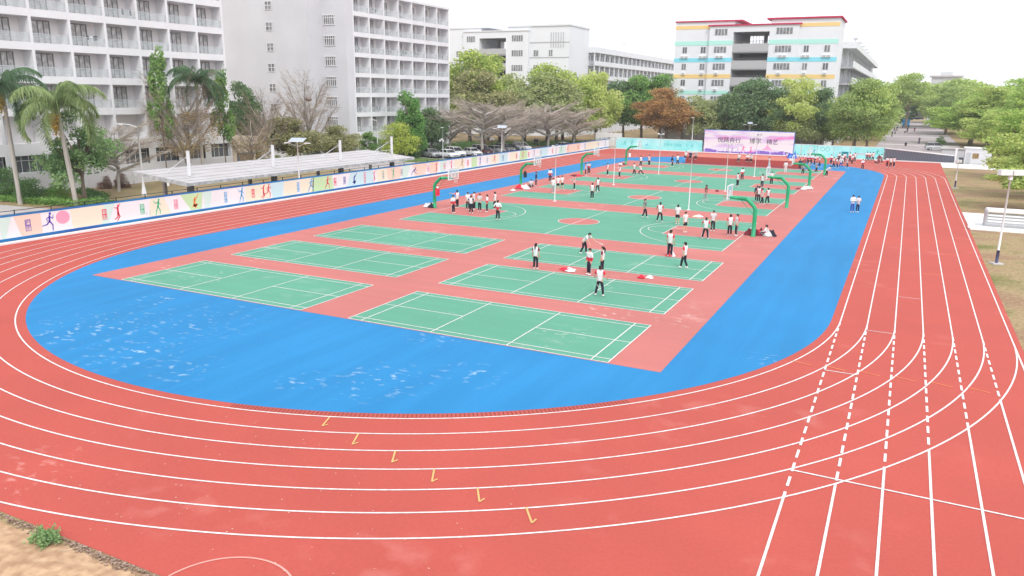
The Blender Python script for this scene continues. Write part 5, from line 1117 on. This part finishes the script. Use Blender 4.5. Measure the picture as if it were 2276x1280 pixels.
# ------------------------------------------------------------------ cars
def car(kind='sedan', paint=None, label=''):
    t = thing('parked_car', (0, 0, 0), label, 'car', 'cars parked along the hedge'); suv = kind == 'suv'; H = 1.7 if suv else 1.46; rh = H
    body = MB(); prof = [(-2.3, .35, .62), (-2.28, .35, .88 if not suv else 1.0), (-1.5, .35, .96 if not suv else 1.08), (1.0, .35, .98 if not suv else 1.08), (2.0, .35, .86 if not suv else .98), (2.3, .35, .66)]
    W_ = [.74, .84, .9, .9, .86, .7]; rings = []
    for (x, z0, z1), w in zip(prof, W_): rings.append([(x, -w, z0), (x, -w-.0, z0+(z1-z0)*.55), (x, -w+.1, z1), (x, w-.1, z1), (x, w, z0+(z1-z0)*.55), (x, w, z0)])
    for a, c in zip(rings, rings[1:]):
        for i in range(6): j = (i+1) % 6; body.face([a[i], c[i], c[j], a[j]], paint, i in (1, 2, 3))
    body.face(rings[0], paint); body.face(rings[-1][::-1], paint); b_ = body.build('body', t)
    g = MB(); gl = mat('car_glass', (.02, .025, .03), .08, spec=.7); base = .97 if not suv else 1.07; x0, x1, x2, x3 = (-1.75, -1.2, .25, 1.05) if not suv else (-2.15, -1.9, .3, 1.1)
    lo = [(x0, .78), (x3, .78)]; hi = [(x1, .62), (x2, .62)]
    P = lambda x, y, z: (x, y, z)
    g.face([P(x0, -.8, base), P(x3, -.8, base), P(x2, -.64, rh-.05), P(x1, -.64, rh-.05)], gl); g.face([P(x3, .8, base), P(x0, .8, base), P(x1, .64, rh-.05), P(x2, .64, rh-.05)], gl)
    g.face([P(x3, -.8, base), P(x3, .8, base), P(x2, .64, rh-.05), P(x2, -.64, rh-.05)], gl); g.face([P(x0, .8, base), P(x0, -.8, base), P(x1, -.64, rh-.05), P(x1, .64, rh-.05)], gl); g.build('windows', t)
    r = MB(); r.box(x1-.02, x2+.02, -.66, .66, rh-.06, rh, paint)
    for s in (-1, 1):
        for xa, xb in ((x0, x1), (x3, x2), ((x0+x3)/2-.1, (x1+x2)/2-.05)): r.tube([(xa, s*.81, base), (xb, s*.66, rh-.04)], .035, paint, 4)
    r.build('roof', t)
    wm = MB(); wm.tube([(0, -.1, 0), (0, .1, 0)], .32, mat('tyre', (.02, .02, .02), .8), 16, smooth=True); rmw = MB(); rmw.tube([(0, -.11, 0), (0, .11, 0)], .2, GREYST, 10)
    wme, rme = wm.mesh('wheel'), rmw.mesh('rim')
    for x in (-1.4, 1.42):
        for y in (-.8, .8): w_ = part('wheel', wme, t, (x, y, .32)); part('rim', rme, w_)
    for s in (-1, 1):
        b = MB(); b.box(2.12, 2.3, s*.62-.14, s*.62+.14, .62, .78, mat('headlight', (.7, .72, .75), .1, spec=.6)); b.build('headlight', t)
        b = MB(); b.box(.85, .95, s*.9-.08, s*.9+.08, 1.0, 1.1, paint); b.build('mirror', t)
    b = MB(); b.box(2.2, 2.32, -.42, .42, .42, .6, BLACKM); b.build('grille', t)
    return t
PW = mat('car_white', (.78, .78, .8), .25, spec=.5); PS = mat('car_silver', (.45, .46, .48), .3, spec=.5, metal=.4); PD = mat('car_dark_red', (.10, .03, .04), .3, spec=.5); PK = mat('car_black', (.03, .03, .035), .25, spec=.5); PG = mat('car_grey', (.2, .2, .21), .3, spec=.5)
CARS = [('sedan', PS, -50.0, 86.0, 'silver car at the left end of the row, partly behind a lamp'), ('sedan', PW, -46.6, 86.4, 'white sedan, second in the row of parked cars'), ('suv', PW, -47.0, 89.4, 'white car with dark windows, third in the row'), ('sedan', PW, -45.3, 92.4, 'white sedan in front of a leaning pale trunk'), ('sedan', PD, -44.6, 95.4, 'dark red car behind a pale tree trunk'), ('suv', PW, -46.2, 97.6, 'white tall car in the middle of the row'), ('sedan', PS, -45.0, 100.6, 'pearl grey car beside a globe lamp'), ('suv', PG, -44.6, 103.6, 'dark grey car with a sloping roof'), ('sedan', PK, -44.8, 106.4, 'black car just left of the last white one'), ('suv', PW, -43.8, 109.4, 'white car at the right end of the row'), ('sedan', PW, -38.4, 118.5, 'white car roof showing just above the left banner beyond the row')]
cp = {}
for k, pm, x, y, l in CARS:
    key = (k, pm.name)
    if key not in cp: t = car(k, pm, l); t.location = (x, y, .03); t.rotation_euler = (0, 0, -.45); cp[key] = t
    else: dup(cp[key], (x, y, .03), -.45+random.uniform(-.05, .05), l)
t = car('suv', PS, 'silver car roof behind the dark slatted wall'); t['group'] = ''; del t['group']; t.location = (29.4, 168, .03); t.rotation_euler = (0, 0, .2)
t = thing('delivery_truck', (22.3, 322, .03), 'small bright blue truck seen from behind at the far end of the road', 'truck'); BLU = mat('truck_blue', (.04, .28, .62), .5)
b = MB(); b.box(-1.3, 1.3, -3, 1.5, .9, 3.3, BLU); b.build('cargo_box', t); b = MB(); b.box(-1.1, 1.1, 1.6, 3.2, .6, 2.5, PW); b.build('cab', t); b = MB(); b.box(-1.2, 1.2, -3.1, -3.0, .5, .9, BLACKM); b.build('bumper', t)
for x in (-1, 1): b = MB(); b.tube([(x-.15, -2, .45), (x+.15, -2, .45)], .45, MATS['tyre'], 12); b.build('wheel', t)
t = thing('market_awning', (24.2, 350, 0), 'white and blue awning above the blue truck at the road end', 'awning'); b = MB(); b.face([(-4.5, 0, 3.4), (4.5, 0, 3.4), (3, 3, 6.2), (-2, 3, 6.2)], WHITE); b.box(-4.5, 4.5, -.05, .05, 2.9, 3.4, mat('awning_blue', (.15, .2, .5), .6)); b.build('cloth', t)
for x in (-4.3, 4.3): b = MB(); b.tube([(x, 0, 0), (x, 0, 3)], .08, STEEL, 5); b.build('post', t)
# ------------------------------------------------------------------ belongings on the ground
def pile(name, x, y, z, s, cols, label, cat, seed=0, tall=.16):
    rnd = random.Random(seed); t = thing(name, (x, y, z), label, cat); 
    for k, m in enumerate(cols):
        b = MB(); cx, cy = rnd.uniform(-.5, .5)*s, rnd.uniform(-.3, .3)*s; n = 9; P = {}
        for i in range(n+1):
            for j in range(n+1):
                u, v = i/n*2-1, j/n*2-1; e = 1-.35*abs(math.sin(3*u+k)+math.cos(4*v+k))*.5
                zz = max(0, tall*(1-u*u)*(1-v*v)*(1+.6*math.sin(5*u+k)*math.sin(4*v+2*k)))+.012*k+.006
                P[i, j] = (cx+u*s*.5*e, cy+v*s*.36*e, zz)
        for i in range(n):
            for j in range(n): b.face([P[i, j], P[i+1, j], P[i+1, j+1], P[i, j+1]], m, True)
        b.build('garment' if cat != 'bag' else 'panel', t)
    return t
pile('jacket_pile', 5.25, 15.2, .03, .75, [C_RED, C_WHITE, C_RED, C_WHITE], 'crumpled red and white jackets lying left of the one in a red vest', 'clothes', 1, .12)
pile('folded_jacket', 10.16, 15.65, .03, .5, [C_WHITE, C_RED], 'white and pink jacket bundle on the red gap between two right badminton courts', 'clothes', 2)
pile('folded_jacket', 7.17, 42.1, .03, .9, [mat('cream_cloth', (.75, .68, .5), .9), C_WHITE], 'cream coloured cloth heap in the gap behind the nearest court', 'clothes', 3, .14)
pile('school_bag', 9.85, 23.05, .03, .55, [C_RED, C_WHITE, C_RED], 'red bag at the feet of the tall one with a red shoulder patch', 'bag', 4, .35)
pile('bag_pile', 13.45, 34.75, .03, 1.0, [C_MAROON, C_BLACK, C_RED, C_MAROON], 'dark red and black bags heaped at the foot of the nearest right hoop', 'bag', 5, .4)
pile('bag_pile', 14.3, 35.0, .03, .9, [C_BLACK, C_PALE, C_BLACK], 'black and white bags beside the one sitting near the nearest right hoop', 'bag', 6, .4)
pile('jacket_pile', 12.6, 71.3, .03, 1.1, [C_MAROON, C_PALE], 'maroon jacket spread at the foot of the third right hoop', 'clothes', 7)
pile('jacket_pile', 13.6, 72.4, .03, 1.2, [C_WHITE, C_MAROON, C_WHITE], 'white bags and jackets at the foot of the third right hoop', 'clothes', 8, .3)
pile('cap', 4.2, 63.2, .03, .5, [C_MAROON], 'small dark cloth lying in the gap behind the second court', 'clothes', 9)
pile('jacket_pile', -16.4, 50.8, .03, .8, [C_RED, C_WHITE], 'small red bundle in front of the second left hoop', 'clothes', 10)
pile('bag_pile', -16.3, 53.0, .03, 1.1, [C_RED, C_WHITE, C_WHITE, C_RED], 'red and white bags piled against the second left hoop', 'bag', 11, .4)
pile('bag_pile', -17.1, 34.4, .03, .8, [C_WHITE, C_BLACK, C_WHITE], 'white and black bags behind the nearest left hoop', 'bag', 12, .35)
pile('jacket_pile', -16.5, 70.4, .03, 1.4, [C_MAROON, C_RED], 'dark red jackets spread by the third left hoop', 'clothes', 13)
pile('jacket_pile', -17.1, 91.6, .03, .9, [C_WHITE, C_BLACK], 'pale bundle by the farthest left hoop', 'clothes', 14)
MBL = mat('mat_blue', (.02, .10, .55), .6); MB2 = mat('mat_light_blue', (.12, .35, .75), .6)
pile('gym_mats', 5.6, 108.4, .03, 2.6, [MB2, MBL, MBL, MB2], 'heap of bright blue tarpaulin right of the stage', 'tarpaulin', 15, 1.3)
pile('gym_mats', 7.2, 108.0, .03, 1.8, [MBL, MBL], 'smaller dark blue heap leaning on the tarpaulin right of the stage', 'tarpaulin', 16, 1.5)
t = thing('teal_box', (13.4, 129.0, 0), 'dark teal box standing in front of the teal banner behind the red and white group', 'box'); b = MB(); b.box(-.55, .55, -.3, .3, .15, 1.2, mat('box_teal', (.03, .32, .38), .6)); b.build('body', t); b = MB(); b.box(-.6, .6, -.35, .35, 1.2, 1.27, mat('box_lid', (.03, .25, .33), .6)); b.build('lid', t)
def hang(x, y, z, m, m2, label, w=.5, h=.9, nm='hanging_jacket', cat='clothes'):
    t = thing(nm, (x, y, z), label, cat); b = MB(); n = 6
    for s in (-1, 1): b.tube([(0, s*.04, 0), (s*.02, s*w*.3, -.25), (.02, s*w*.38, -h)], [.06, .13, .10], m, 7)
    b.ell((0, 0, -h*.45), (.12, w*.36, h*.42), m, 8, 6); b.build('cloth', t)
    if m2: b = MB(); b.ell((0, 0, -.12), (.13, w*.33, .14), m2, 8, 5); b.build('collar', t)
hang(-16.05, 33.95, 2.15, C_RED, C_WHITE, 'red and white jacket hanging on the nearest left hoop')
hang(-16.0, 53.1, 2.1, C_BLACK, None, 'black bag hanging on the second left hoop', .5, .75, 'hanging_bag', 'bag')
hang(-16.0, 91.7, 2.1, C_WHITE, C_MAROON, 'white and maroon jacket hanging on the farthest left hoop', .5, .8)
# white bleacher at the right edge
t = thing('bleacher', (31.6, 49.6, 0), 'white bench stand with grey slats at the right edge below the trees', 'bench')
for x in (-1.3, 6): b = MB(); b.box(x, x+.15, -.6, 1.8, 0, 1.45, GREYST); b.build('side_panel', t)
b = MB(); b.box(-1.2, 6.1, -.7, 1.9, 1.45, 1.55, WHITE); b.build('top', t)
b = MB()
for i in range(5): b.box(-1.15, 6, -.55+i*.08, -.5+i*.08, .2+i*.25, .32+i*.25, GREYST)
b.build('slats', t)
b = MB(); b.box(-2.6, 8, -1.6, -.75, .05, .22, WHITE); b.build('step', t)

# ------------------------------------------------------------------ people
def skin_mesh(name, chains, m, subd=1):
    """chains: list of polylines of (point, rx, ry); points shared by coordinates join up. First point of first chain is the root"""
    vs, es, rad, idx = [], [], [], {}
    for ch in chains:
        prev = None
        for p, rx, ry in ch:
            k = tuple(round(c, 4) for c in p)
            if k not in idx: idx[k] = len(vs); vs.append(p); rad.append((rx, ry))
            i = idx[k]
            if prev is not None and prev != i: es.append((prev, i))
            prev = i
    me = bpy.data.meshes.new(name); me.from_pydata(vs, es, []); o = bpy.data.objects.new(name, me); COL.objects.link(o)
    bpy.context.view_layer.update()
    md = o.modifiers.new('skin', 'SKIN'); md.use_smooth_shade = True
    if not me.skin_vertices:
        bm = bmesh.new(); bm.from_mesh(me); bm.verts.layers.skin.verify(); bm.to_mesh(me); bm.free()
    for i, v in enumerate(me.skin_vertices[0].data): v.radius = rad[i]; v.use_root = (i == 0)
    sb = o.modifiers.new('sub', 'SUBSURF'); sb.levels = subd
    dg = bpy.context.evaluated_depsgraph_get(); r = bpy.data.meshes.new_from_object(o.evaluated_get(dg)); bpy.data.objects.remove(o)
    r.name = name; r.materials.clear()
    for q in (m if isinstance(m, list) else [m]): r.materials.append(q)
    return r
def V(*a): return Vector(a)
def pose_joints(k):
    """a 1.70 m figure facing -Y; returns joints"""
    J = dict(pel=V(0, 0, .92), chest=V(0, 0, 1.28), neck=V(0, 0, 1.45), head=V(0, -.01, 1.585))
    for s, n in ((1, 'l'), (-1, 'r')):
        J['hip'+n] = V(s*.09, 0, .88); J['knee'+n] = V(s*.10, -.02, .49); J['ank'+n] = V(s*.11, 0, .08)
        J['sho'+n] = V(s*.185, 0, 1.41); J['elb'+n] = V(s*.24, .03, 1.13); J['wri'+n] = V(s*.25, -.05, .89)
    def up(lean, dz=0, dx=0):
        for n in ('chest', 'neck', 'head', 'shol', 'shor', 'elbl', 'elbr', 'wril', 'wrir'):
            v = J[n]-V(0, 0, .92); c, s = math.cos(lean), math.sin(lean); J[n] = V(v.x+dx*v.z, v.y*c-v.z*s, v.z*c+v.y*s)+V(0, 0, .92)
    if k == 'hips':
        for s, n in ((1, 'l'), (-1, 'r')): J['elb'+n] = V(s*.37, .08, 1.17); J['wri'+n] = V(s*.2, -.06, 1.0)
        J['ankl'] = V(.15, 0, .08); J['ankr'] = V(-.15, .02, .08)
    elif k == 'fold':
        for s, n in ((1, 'l'), (-1, 'r')): J['elb'+n] = V(s*.26, -.03, 1.14); J['wri'+n] = V(s*.04, -.2, 1.12)
    elif k == 'reach':
        J['elbl'] = V(.36, -.18, 1.36); J['wril'] = V(.44, -.42, 1.40); J['elbr'] = V(-.25, .05, 1.14)
    elif k == 'walk':
        J['kneel'] = V(.1, -.12, .51); J['ankl'] = V(.1, -.17, .09); J['kneer'] = V(-.1, -.02, .5); J['ankr'] = V(-.1, .18, .11)
        J['elbl'] = V(.24, .1, 1.14); J['wril'] = V(.24, .08, .9); J['elbr'] = V(-.24, -.02, 1.14); J['wrir'] = V(-.23, -.18, .97)
    elif k == 'wide':
        J['kneel'] = V(.16, -.04, .49); J['ankl'] = V(.24, 0, .08); J['kneer'] = V(-.15, -.04, .49); J['ankr'] = V(-.22, .04, .08)
        J['elbl'] = V(.34, .0, 1.16); J['wril'] = V(.36, -.18, 1.02); J['elbr'] = V(-.33, .0, 1.15); J['wrir'] = V(-.34, -.15, 1.0)
        for n in J:
            if not n.startswith(('ank', 'knee')): J[n] = J[n]-V(0, 0, .02)
    elif k == 'run':
        up(.4); J['kneel'] = V(.1, -.3, .62); J['ankl'] = V(.1, -.22, .2); J['kneer'] = V(-.1, .12, .5); J['ankr'] = V(-.1, .48, .3)
        J['wril'] = J['elbl']+V(0, -.24, .06); J['elbr'] = J['shor']+V(-.08, .22, -.12); J['wrir'] = J['elbr']+V(.02, -.02, -.25)
        for n in J: J[n] = J[n]-V(0, 0, .1)
    elif k == 'bend':
        up(.75); J['wril'] = V(.2, -.72, 1.0); J['elbl'] = V(.24, -.52, 1.12); J['elbr'] = V(-.24, -.42, 1.02); J['wrir'] = V(-.2, -.55, .86)
        J['kneel'] = V(.12, -.12, .5); J['ankl'] = V(.14, -.1, .08); J['ankr'] = V(-.14, .2, .08)
    elif k == 'crouch':
        for n in J: J[n] = J[n]-V(0, 0, .52)
        up_ = J['pel'].z
        for n in ('chest', 'neck', 'head', 'shol', 'shor', 'elbl', 'elbr', 'wril', 'wrir'): J[n] = J[n]+V(0, -.25*(J[n].z-up_)*1.6, -.05)
        for s, n in ((1, 'l'), (-1, 'r')): J['knee'+n] = V(s*.17, -.36, .5); J['ank'+n] = V(s*.13, -.06, .08); J['wri'+n] = V(s*.12, -.5, .48)
    elif k == 'sit':
        for n in J: J[n] = J[n]-V(0, 0, .80)
        for s, n in ((1, 'l'), (-1, 'r')): J['knee'+n] = V(s*.27, -.36, .28); J['ank'+n] = V(s*.12, -.5, .07); J['wri'+n] = V(s*.16, -.36, .34); J['elb'+n] = V(s*.27, -.12, .4)
    elif k == 'edge':
        for n in J: J[n] = J[n]-V(0, 0, .84)
        for s, n in ((1, 'l'), (-1, 'r')): J['knee'+n] = V(s*.12, -.44, .07); J['ank'+n] = V(s*.12, -.42, -.36); J['wri'+n] = V(s*.14, -.32, .14); J['elb'+n] = V(s*.25, -.06, .32)
    return J
def hand_chains(J, n):
    w, e = J['wri'+n], J['elb'+n]; d = (w-e).normalized(); side = d.cross(V(0, 1, .1)).normalized(); 
    palm = w+d*.075; out = [[(w, .024, .02), (palm, .036, .015)]]
    for i, (o_, l) in enumerate(((-.027, .062), (-.009, .075), (.009, .07), (.027, .055))):
        r = palm+d*.018+side*o_; m1 = r+d*l*.55+V(0, -.006, 0); t = r+d*l*.9+V(0, -.02, 0); out.append([(palm, .036, .015), (r, .009, .009), (m1, .008, .008), (t, .007, .007)])
    q = w+d*.03; th = q+side*(-.045)+d*.03; out[0].insert(1, (q, .032, .018)); out.append([(q, .032, .018), (th, .01, .01), (th+d*.035, .008, .008)])
    return out
PM = {}
def pose_meshes(k):
    if k in PM: return PM[k]
    J = pose_joints(k); pel, ch, nk, hd = J['pel'], J['chest'], J['neck'], J['head']; mid = pel.lerp(ch, .45); fwd = V(0, -1, 0)
    body = [[(pel, .13, .10), (mid, .125, .09), (ch, .15, .10), (nk, .055, .055), (hd-V(0, 0, .05), .065, .075), (hd, .075, .09), (hd+V(0, 0, .06), .065, .08)]]
    for n in 'lr':
        el, wr, sh = J['elb'+n], J['wri'+n], J['sho'+n]
        body.append([(ch, .15, .10), (sh, .06, .06), (el, .042, .042), (wr, .024, .02)]); body += hand_chains(J, n)
        hp, kn, an = J['hip'+n], J['knee'+n], J['ank'+n]; body.append([(pel, .13, .10), (hp, .088, .088), (kn, .055, .055), (kn.lerp(an, .35), .052, .055), (an, .036, .038), (an+V(0, -.13, -.045), .04, .028)])
    res = {'body': skin_mesh('body', body, SKIN, 1)}
    # face features live in the body mesh family as a child
    f = MB()
    for s in (-1, 1): f.ell(tuple(hd+V(s*.03, -.086, .005)), (.012, .008, .007), BLACKM, 6, 4); f.ell(tuple(hd+V(s*.08, .0, 0)), (.012, .02, .032), SKIN, 6, 4)
    f.face([hd+V(-.012, -.088, -.03), hd+V(.012, -.088, -.03), hd+V(0, -.085, .01)], SKIN); f.face([hd+V(-.012, -.088, -.03), hd+V(0, -.115, -.028), hd+V(0, -.085, .01)], SKIN); f.face([hd+V(0, -.115, -.028), hd+V(.012, -.088, -.03), hd+V(0, -.085, .01)], SKIN)
    f.face([hd+V(-.022, -.088, -.052), hd+V(.022, -.088, -.052), hd+V(.015, -.089, -.06), hd+V(-.015, -.089, -.06)], mat('lips', (.45, .15, .13), .6))
    res['face'] = f.mesh('face')
    h = MB(); h.ell(tuple(hd+V(0, .018, .045)), (.093, .108, .085), HAIR, 12, 8); h.ell(tuple(hd+V(0, .055, -.01)), (.082, .07, .085), HAIR, 10, 6); h.ell(tuple(hd+V(0, -.05, .085)), (.07, .05, .035), HAIR, 8, 5); res['hair'] = h.mesh('hair')
    pt = MB(); pt.tube([hd+V(0, .1, .05), hd+V(0, .16, -.02), hd+V(0, .14, -.2), hd+V(0, .11, -.3)], [.035, .045, .035, .01], HAIR, 7); res['ponytail'] = pt.mesh('ponytail')
    def top(rs, longs):
        c = [[(pel-(ch-pel).normalized()*.10, .162, .13), (pel, .16, .128), (mid, .155, .12), (ch, .185, .125), (nk-V(0, 0, .015), .075, .075)]]
        for n in 'lr':
            el, wr, sh = J['elb'+n], J['wri'+n], J['sho'+n]; e2 = el if longs else sh.lerp(el, .8); q = [(ch, .185, .125), (sh, .085, .085), (e2, .064, .064)]
            if longs: q.append((wr-(wr-el)*.04, .05, .05))
            c.append(q)
        return skin_mesh('top', c, [C_WHITE, C_RED], 1)
    # torso split for two-tone jackets: by position along the spine
    ax = (ch-pel).normalized()
    def two(me, lo, hi, sleeves=False):
        for p in me.polygons:
            v = Vector(p.center)-pel; z = v.dot(ax); lat = abs(v.x)
            p.material_index = 1 if z < hi else 0
        return me
    res['shirt'] = top(1, False); res['jacket'] = two(top(1, True), -.2, .22); res['long'] = top(1, True)
    res['sleeved'] = two(top(1, False), 9, 9, True)
    for p in res['sleeved'].polygons: 
        v = Vector(p.center); p.material_index = 1 if abs(v.x) > .17 and (v-pel).dot(ax) > .3 and v.y-pel.y > -.03*0+(ch.y-pel.y)*.8-.02 else 0
    c = [[(pel+V(0, 0, .04), .152, .118), (pel-V(0, 0, .03), .152, .118)]]; cs = [list(c[0])]
    for n in 'lr':
        hp, kn, an = J['hip'+n], J['knee'+n], J['ank'+n]; q = [(pel-V(0, 0, .03), .152, .118), (hp-V(0, 0, .03), .105, .105), (kn, .082, .082), (an+(kn-an)*.05, .07, .07)]; c.append(q); cs.append([q[0], (hp-V(0, 0, .03), .112, .112), (hp.lerp(kn, .85), .1, .1)])
    res['trousers'] = skin_mesh('trousers', c, C_BLACK, 1); res['shorts'] = skin_mesh('shorts', cs, C_BLACK, 1)
    s_ = MB(); 
    for n in 'lr':
        a = J['ank'+n]; s_.ell((a.x, a.y-.055, a.z-.035), (.052, .135, .045), WHITE, 9, 6)
    res['shoes'] = s_.mesh('shoes')
    st = MB()
    for s, n in ((1, 'l'), (-1, 'r')):
        hp, kn, an = J['hip'+n], J['knee'+n], J['ank'+n]; o1, o2, o3 = V(s*.115, 0, 0), V(s*.09, 0, 0), V(s*.077, 0, 0); st.tube([hp+o1-V(0, 0, .06), kn+o2, an+o3+V(0, 0, .05)], .012, WHITE, 4)
    res['stripe'] = st.mesh('side_stripe')
    kt = MB(); kt.tube([pel+V(0, 0, .03), pel-V(0, 0, .04), pel-V(0, -.02, .24)], [.165, .185, .21], C_BLACK, 12, cap=False); res['tied'] = kt.mesh('tied_jacket')
    PM[k] = res; return res
# outfit: (top mesh, top mats, bottom mesh, bottom mat, stripe, shoe mat)
OUT = {'W': ('sleeved', [C_WHITE, C_RED], 'trousers', C_BLACK), 'W2': ('shirt', [C_WHITE, C_WHITE], 'trousers', C_BLACK), 'W3': ('sleeved', [C_WHITE, C_MAROON], 'trousers', C_BLACK), 'J': ('jacket', [C_WHITE, C_RED], 'trousers', C_BLACK), 'J2': ('jacket', [C_WHITE, C_MAROON], 'trousers', C_NAVY),
       'S': ('shirt', [C_WHITE, C_WHITE], 'shorts', C_BLACK), 'D': ('long', [C_NAVY, C_NAVY], 'trousers', C_BLACK), 'D2': ('shirt', [C_NAVY, C_NAVY], 'trousers', C_NAVY), 'G': ('shirt', [C_GREY, C_GREY], 'trousers', C_BLACK), 'G2': ('shirt', [C_PALE, C_PALE], 'trousers', C_BLACK),
       'G3': ('shirt', [C_WHITE, C_WHITE], 'trousers', C_LGREY), 'G4': ('shirt', [C_MAROON, C_MAROON], 'trousers', C_LGREY), 'C': ('sleeved', [C_WHITE, C_BLACK], 'trousers', C_BLACK), 'K': ('shirt', [C_LGREY, C_LGREY], 'trousers', C_BLACK), 'N': ('long', [C_WHITE, C_WHITE], 'trousers', C_BLUE), 'N2': ('sleeved', [C_WHITE, C_RED], 'trousers', C_NAVY),
       'P': ('shirt', [C_PBLUE, C_PBLUE], 'trousers', C_PBLUE), 'V': ('long', [C_WHITE, C_WHITE], 'trousers', C_WHITE), 'R': ('long', [C_MAROON, C_MAROON], 'trousers', C_MAROON), 'T': ('sleeved', [C_WHITE, C_RED], 'trousers', C_BLACK)}
def person(x, y, z, pose, outfit, face, h, label):
    t = thing('person', (x, y, z), label, 'person', None, R(face)); s = h/1.70; P = pose_meshes(pose); o = OUT[outfit]; S = (s, s, s)
    part('body', P['body'], t, scale=S); part('face', P['face'], t, scale=S); hr = part('hair', P['hair'], t, scale=S)
    part('top', P[o[0]], t, scale=S, mats=o[1]); part(o[2], P[o[2]], t, scale=S, mats=[o[3]]); part('shoes', P['shoes'], t, scale=S)
    if outfit == 'C': part('tied_jacket', P['tied'], t, scale=S)
    if 'stripe' in label or outfit == 'T' or (outfit in ('W', 'J') and int(x*10) % 3 == 0): part('side_stripe', P['stripe'], t, scale=S)
    if 'ponytail' in label or 'tied hair' in label: part('ponytail', P['ponytail'], hr)
    return t
for x, y, po, of, fa, h, l in PEOPLE:
    lift = .03 if y < 129 else .04
    person(x, y, lift, po, of, fa, h, l)
for x, l, of, _ in SITTERS: person(x, 101.15, 1.13, 'edge', of, 0, 1.66, l)
# badminton rackets
def racket(x, y, z, rx, rz, label):
    t = thing('badminton_racket', (x, y, z), label, 'racket', None, rz); t.rotation_euler = (rx, 0, rz)
    b = MB(); b.tube([(0, 0, 0), (0, 0, .4)], .01, WHITE, 5); b.build('shaft', t); b = MB(); n = 14; b.tube([(.1*math.sin(i*6.283/n), 0, .53-.13*math.cos(i*6.283/n)) for i in range(n+1)], .008, WHITE, 4); b.build('head', t)
    b = MB(); 
    for i in range(-3, 4): b.tube([(i*.028, 0, .41), (i*.028, 0, .65)], .002, WHITE, 3); b.tube([(-.09, 0, .53+i*.034), (.09, 0, .53+i*.034)], .002, WHITE, 3)
    b.build('strings', t)
def at_person(key, off):
    for o in bpy.data.objects:
        if o.get('label', '').startswith(key): 
            M = Matrix.Rotation(o.rotation_euler.z, 3, 'Z'); v = M @ Vector(off); return o.location+v
p = at_person('nearest player', (.36, -.2, .95)); racket(p.x, p.y, p.z, 2.3, .9, 'white badminton racket in the hand of the nearest player')
p = at_person('student bending forward with a racket', (.2, -.75, .98)); racket(p.x, p.y, p.z, 1.9, 1.5, 'white badminton racket held low by the one bending forward')
# everyday balls
for x, y, l in ((-2.0, 91.0, 'orange basketball on the farthest court near the stage'),):
    b = MB(); b.ell((0, 0, .12), (.12, .12, .12), mat('ball_orange', (.6, .2, .06), .7), 12, 8); tag(b.build('basketball', None, (x, y, .02)), l, 'ball')
bpy.context.view_layer.update()

# ------------------------------------------------------------------ air
hz = bpy.data.materials.new('haze_air'); hz.use_nodes = True; nt = hz.node_tree; nt.nodes.clear(); v = nt.nodes.new('ShaderNodeVolumePrincipled'); o = nt.nodes.new('ShaderNodeOutputMaterial')
v.inputs['Color'].default_value = (.95, .97, 1, 1); v.inputs['Density'].default_value = .00028; v.inputs['Anisotropy'].default_value = .2; nt.links.new(v.outputs[0], o.inputs['Volume'])
b = MB(); b.box(-880, 880, -280, 1580, -1.2, 36, hz); b.build('haze', kind='stuff', label='thin pale haze over the whole ground', category='haze')
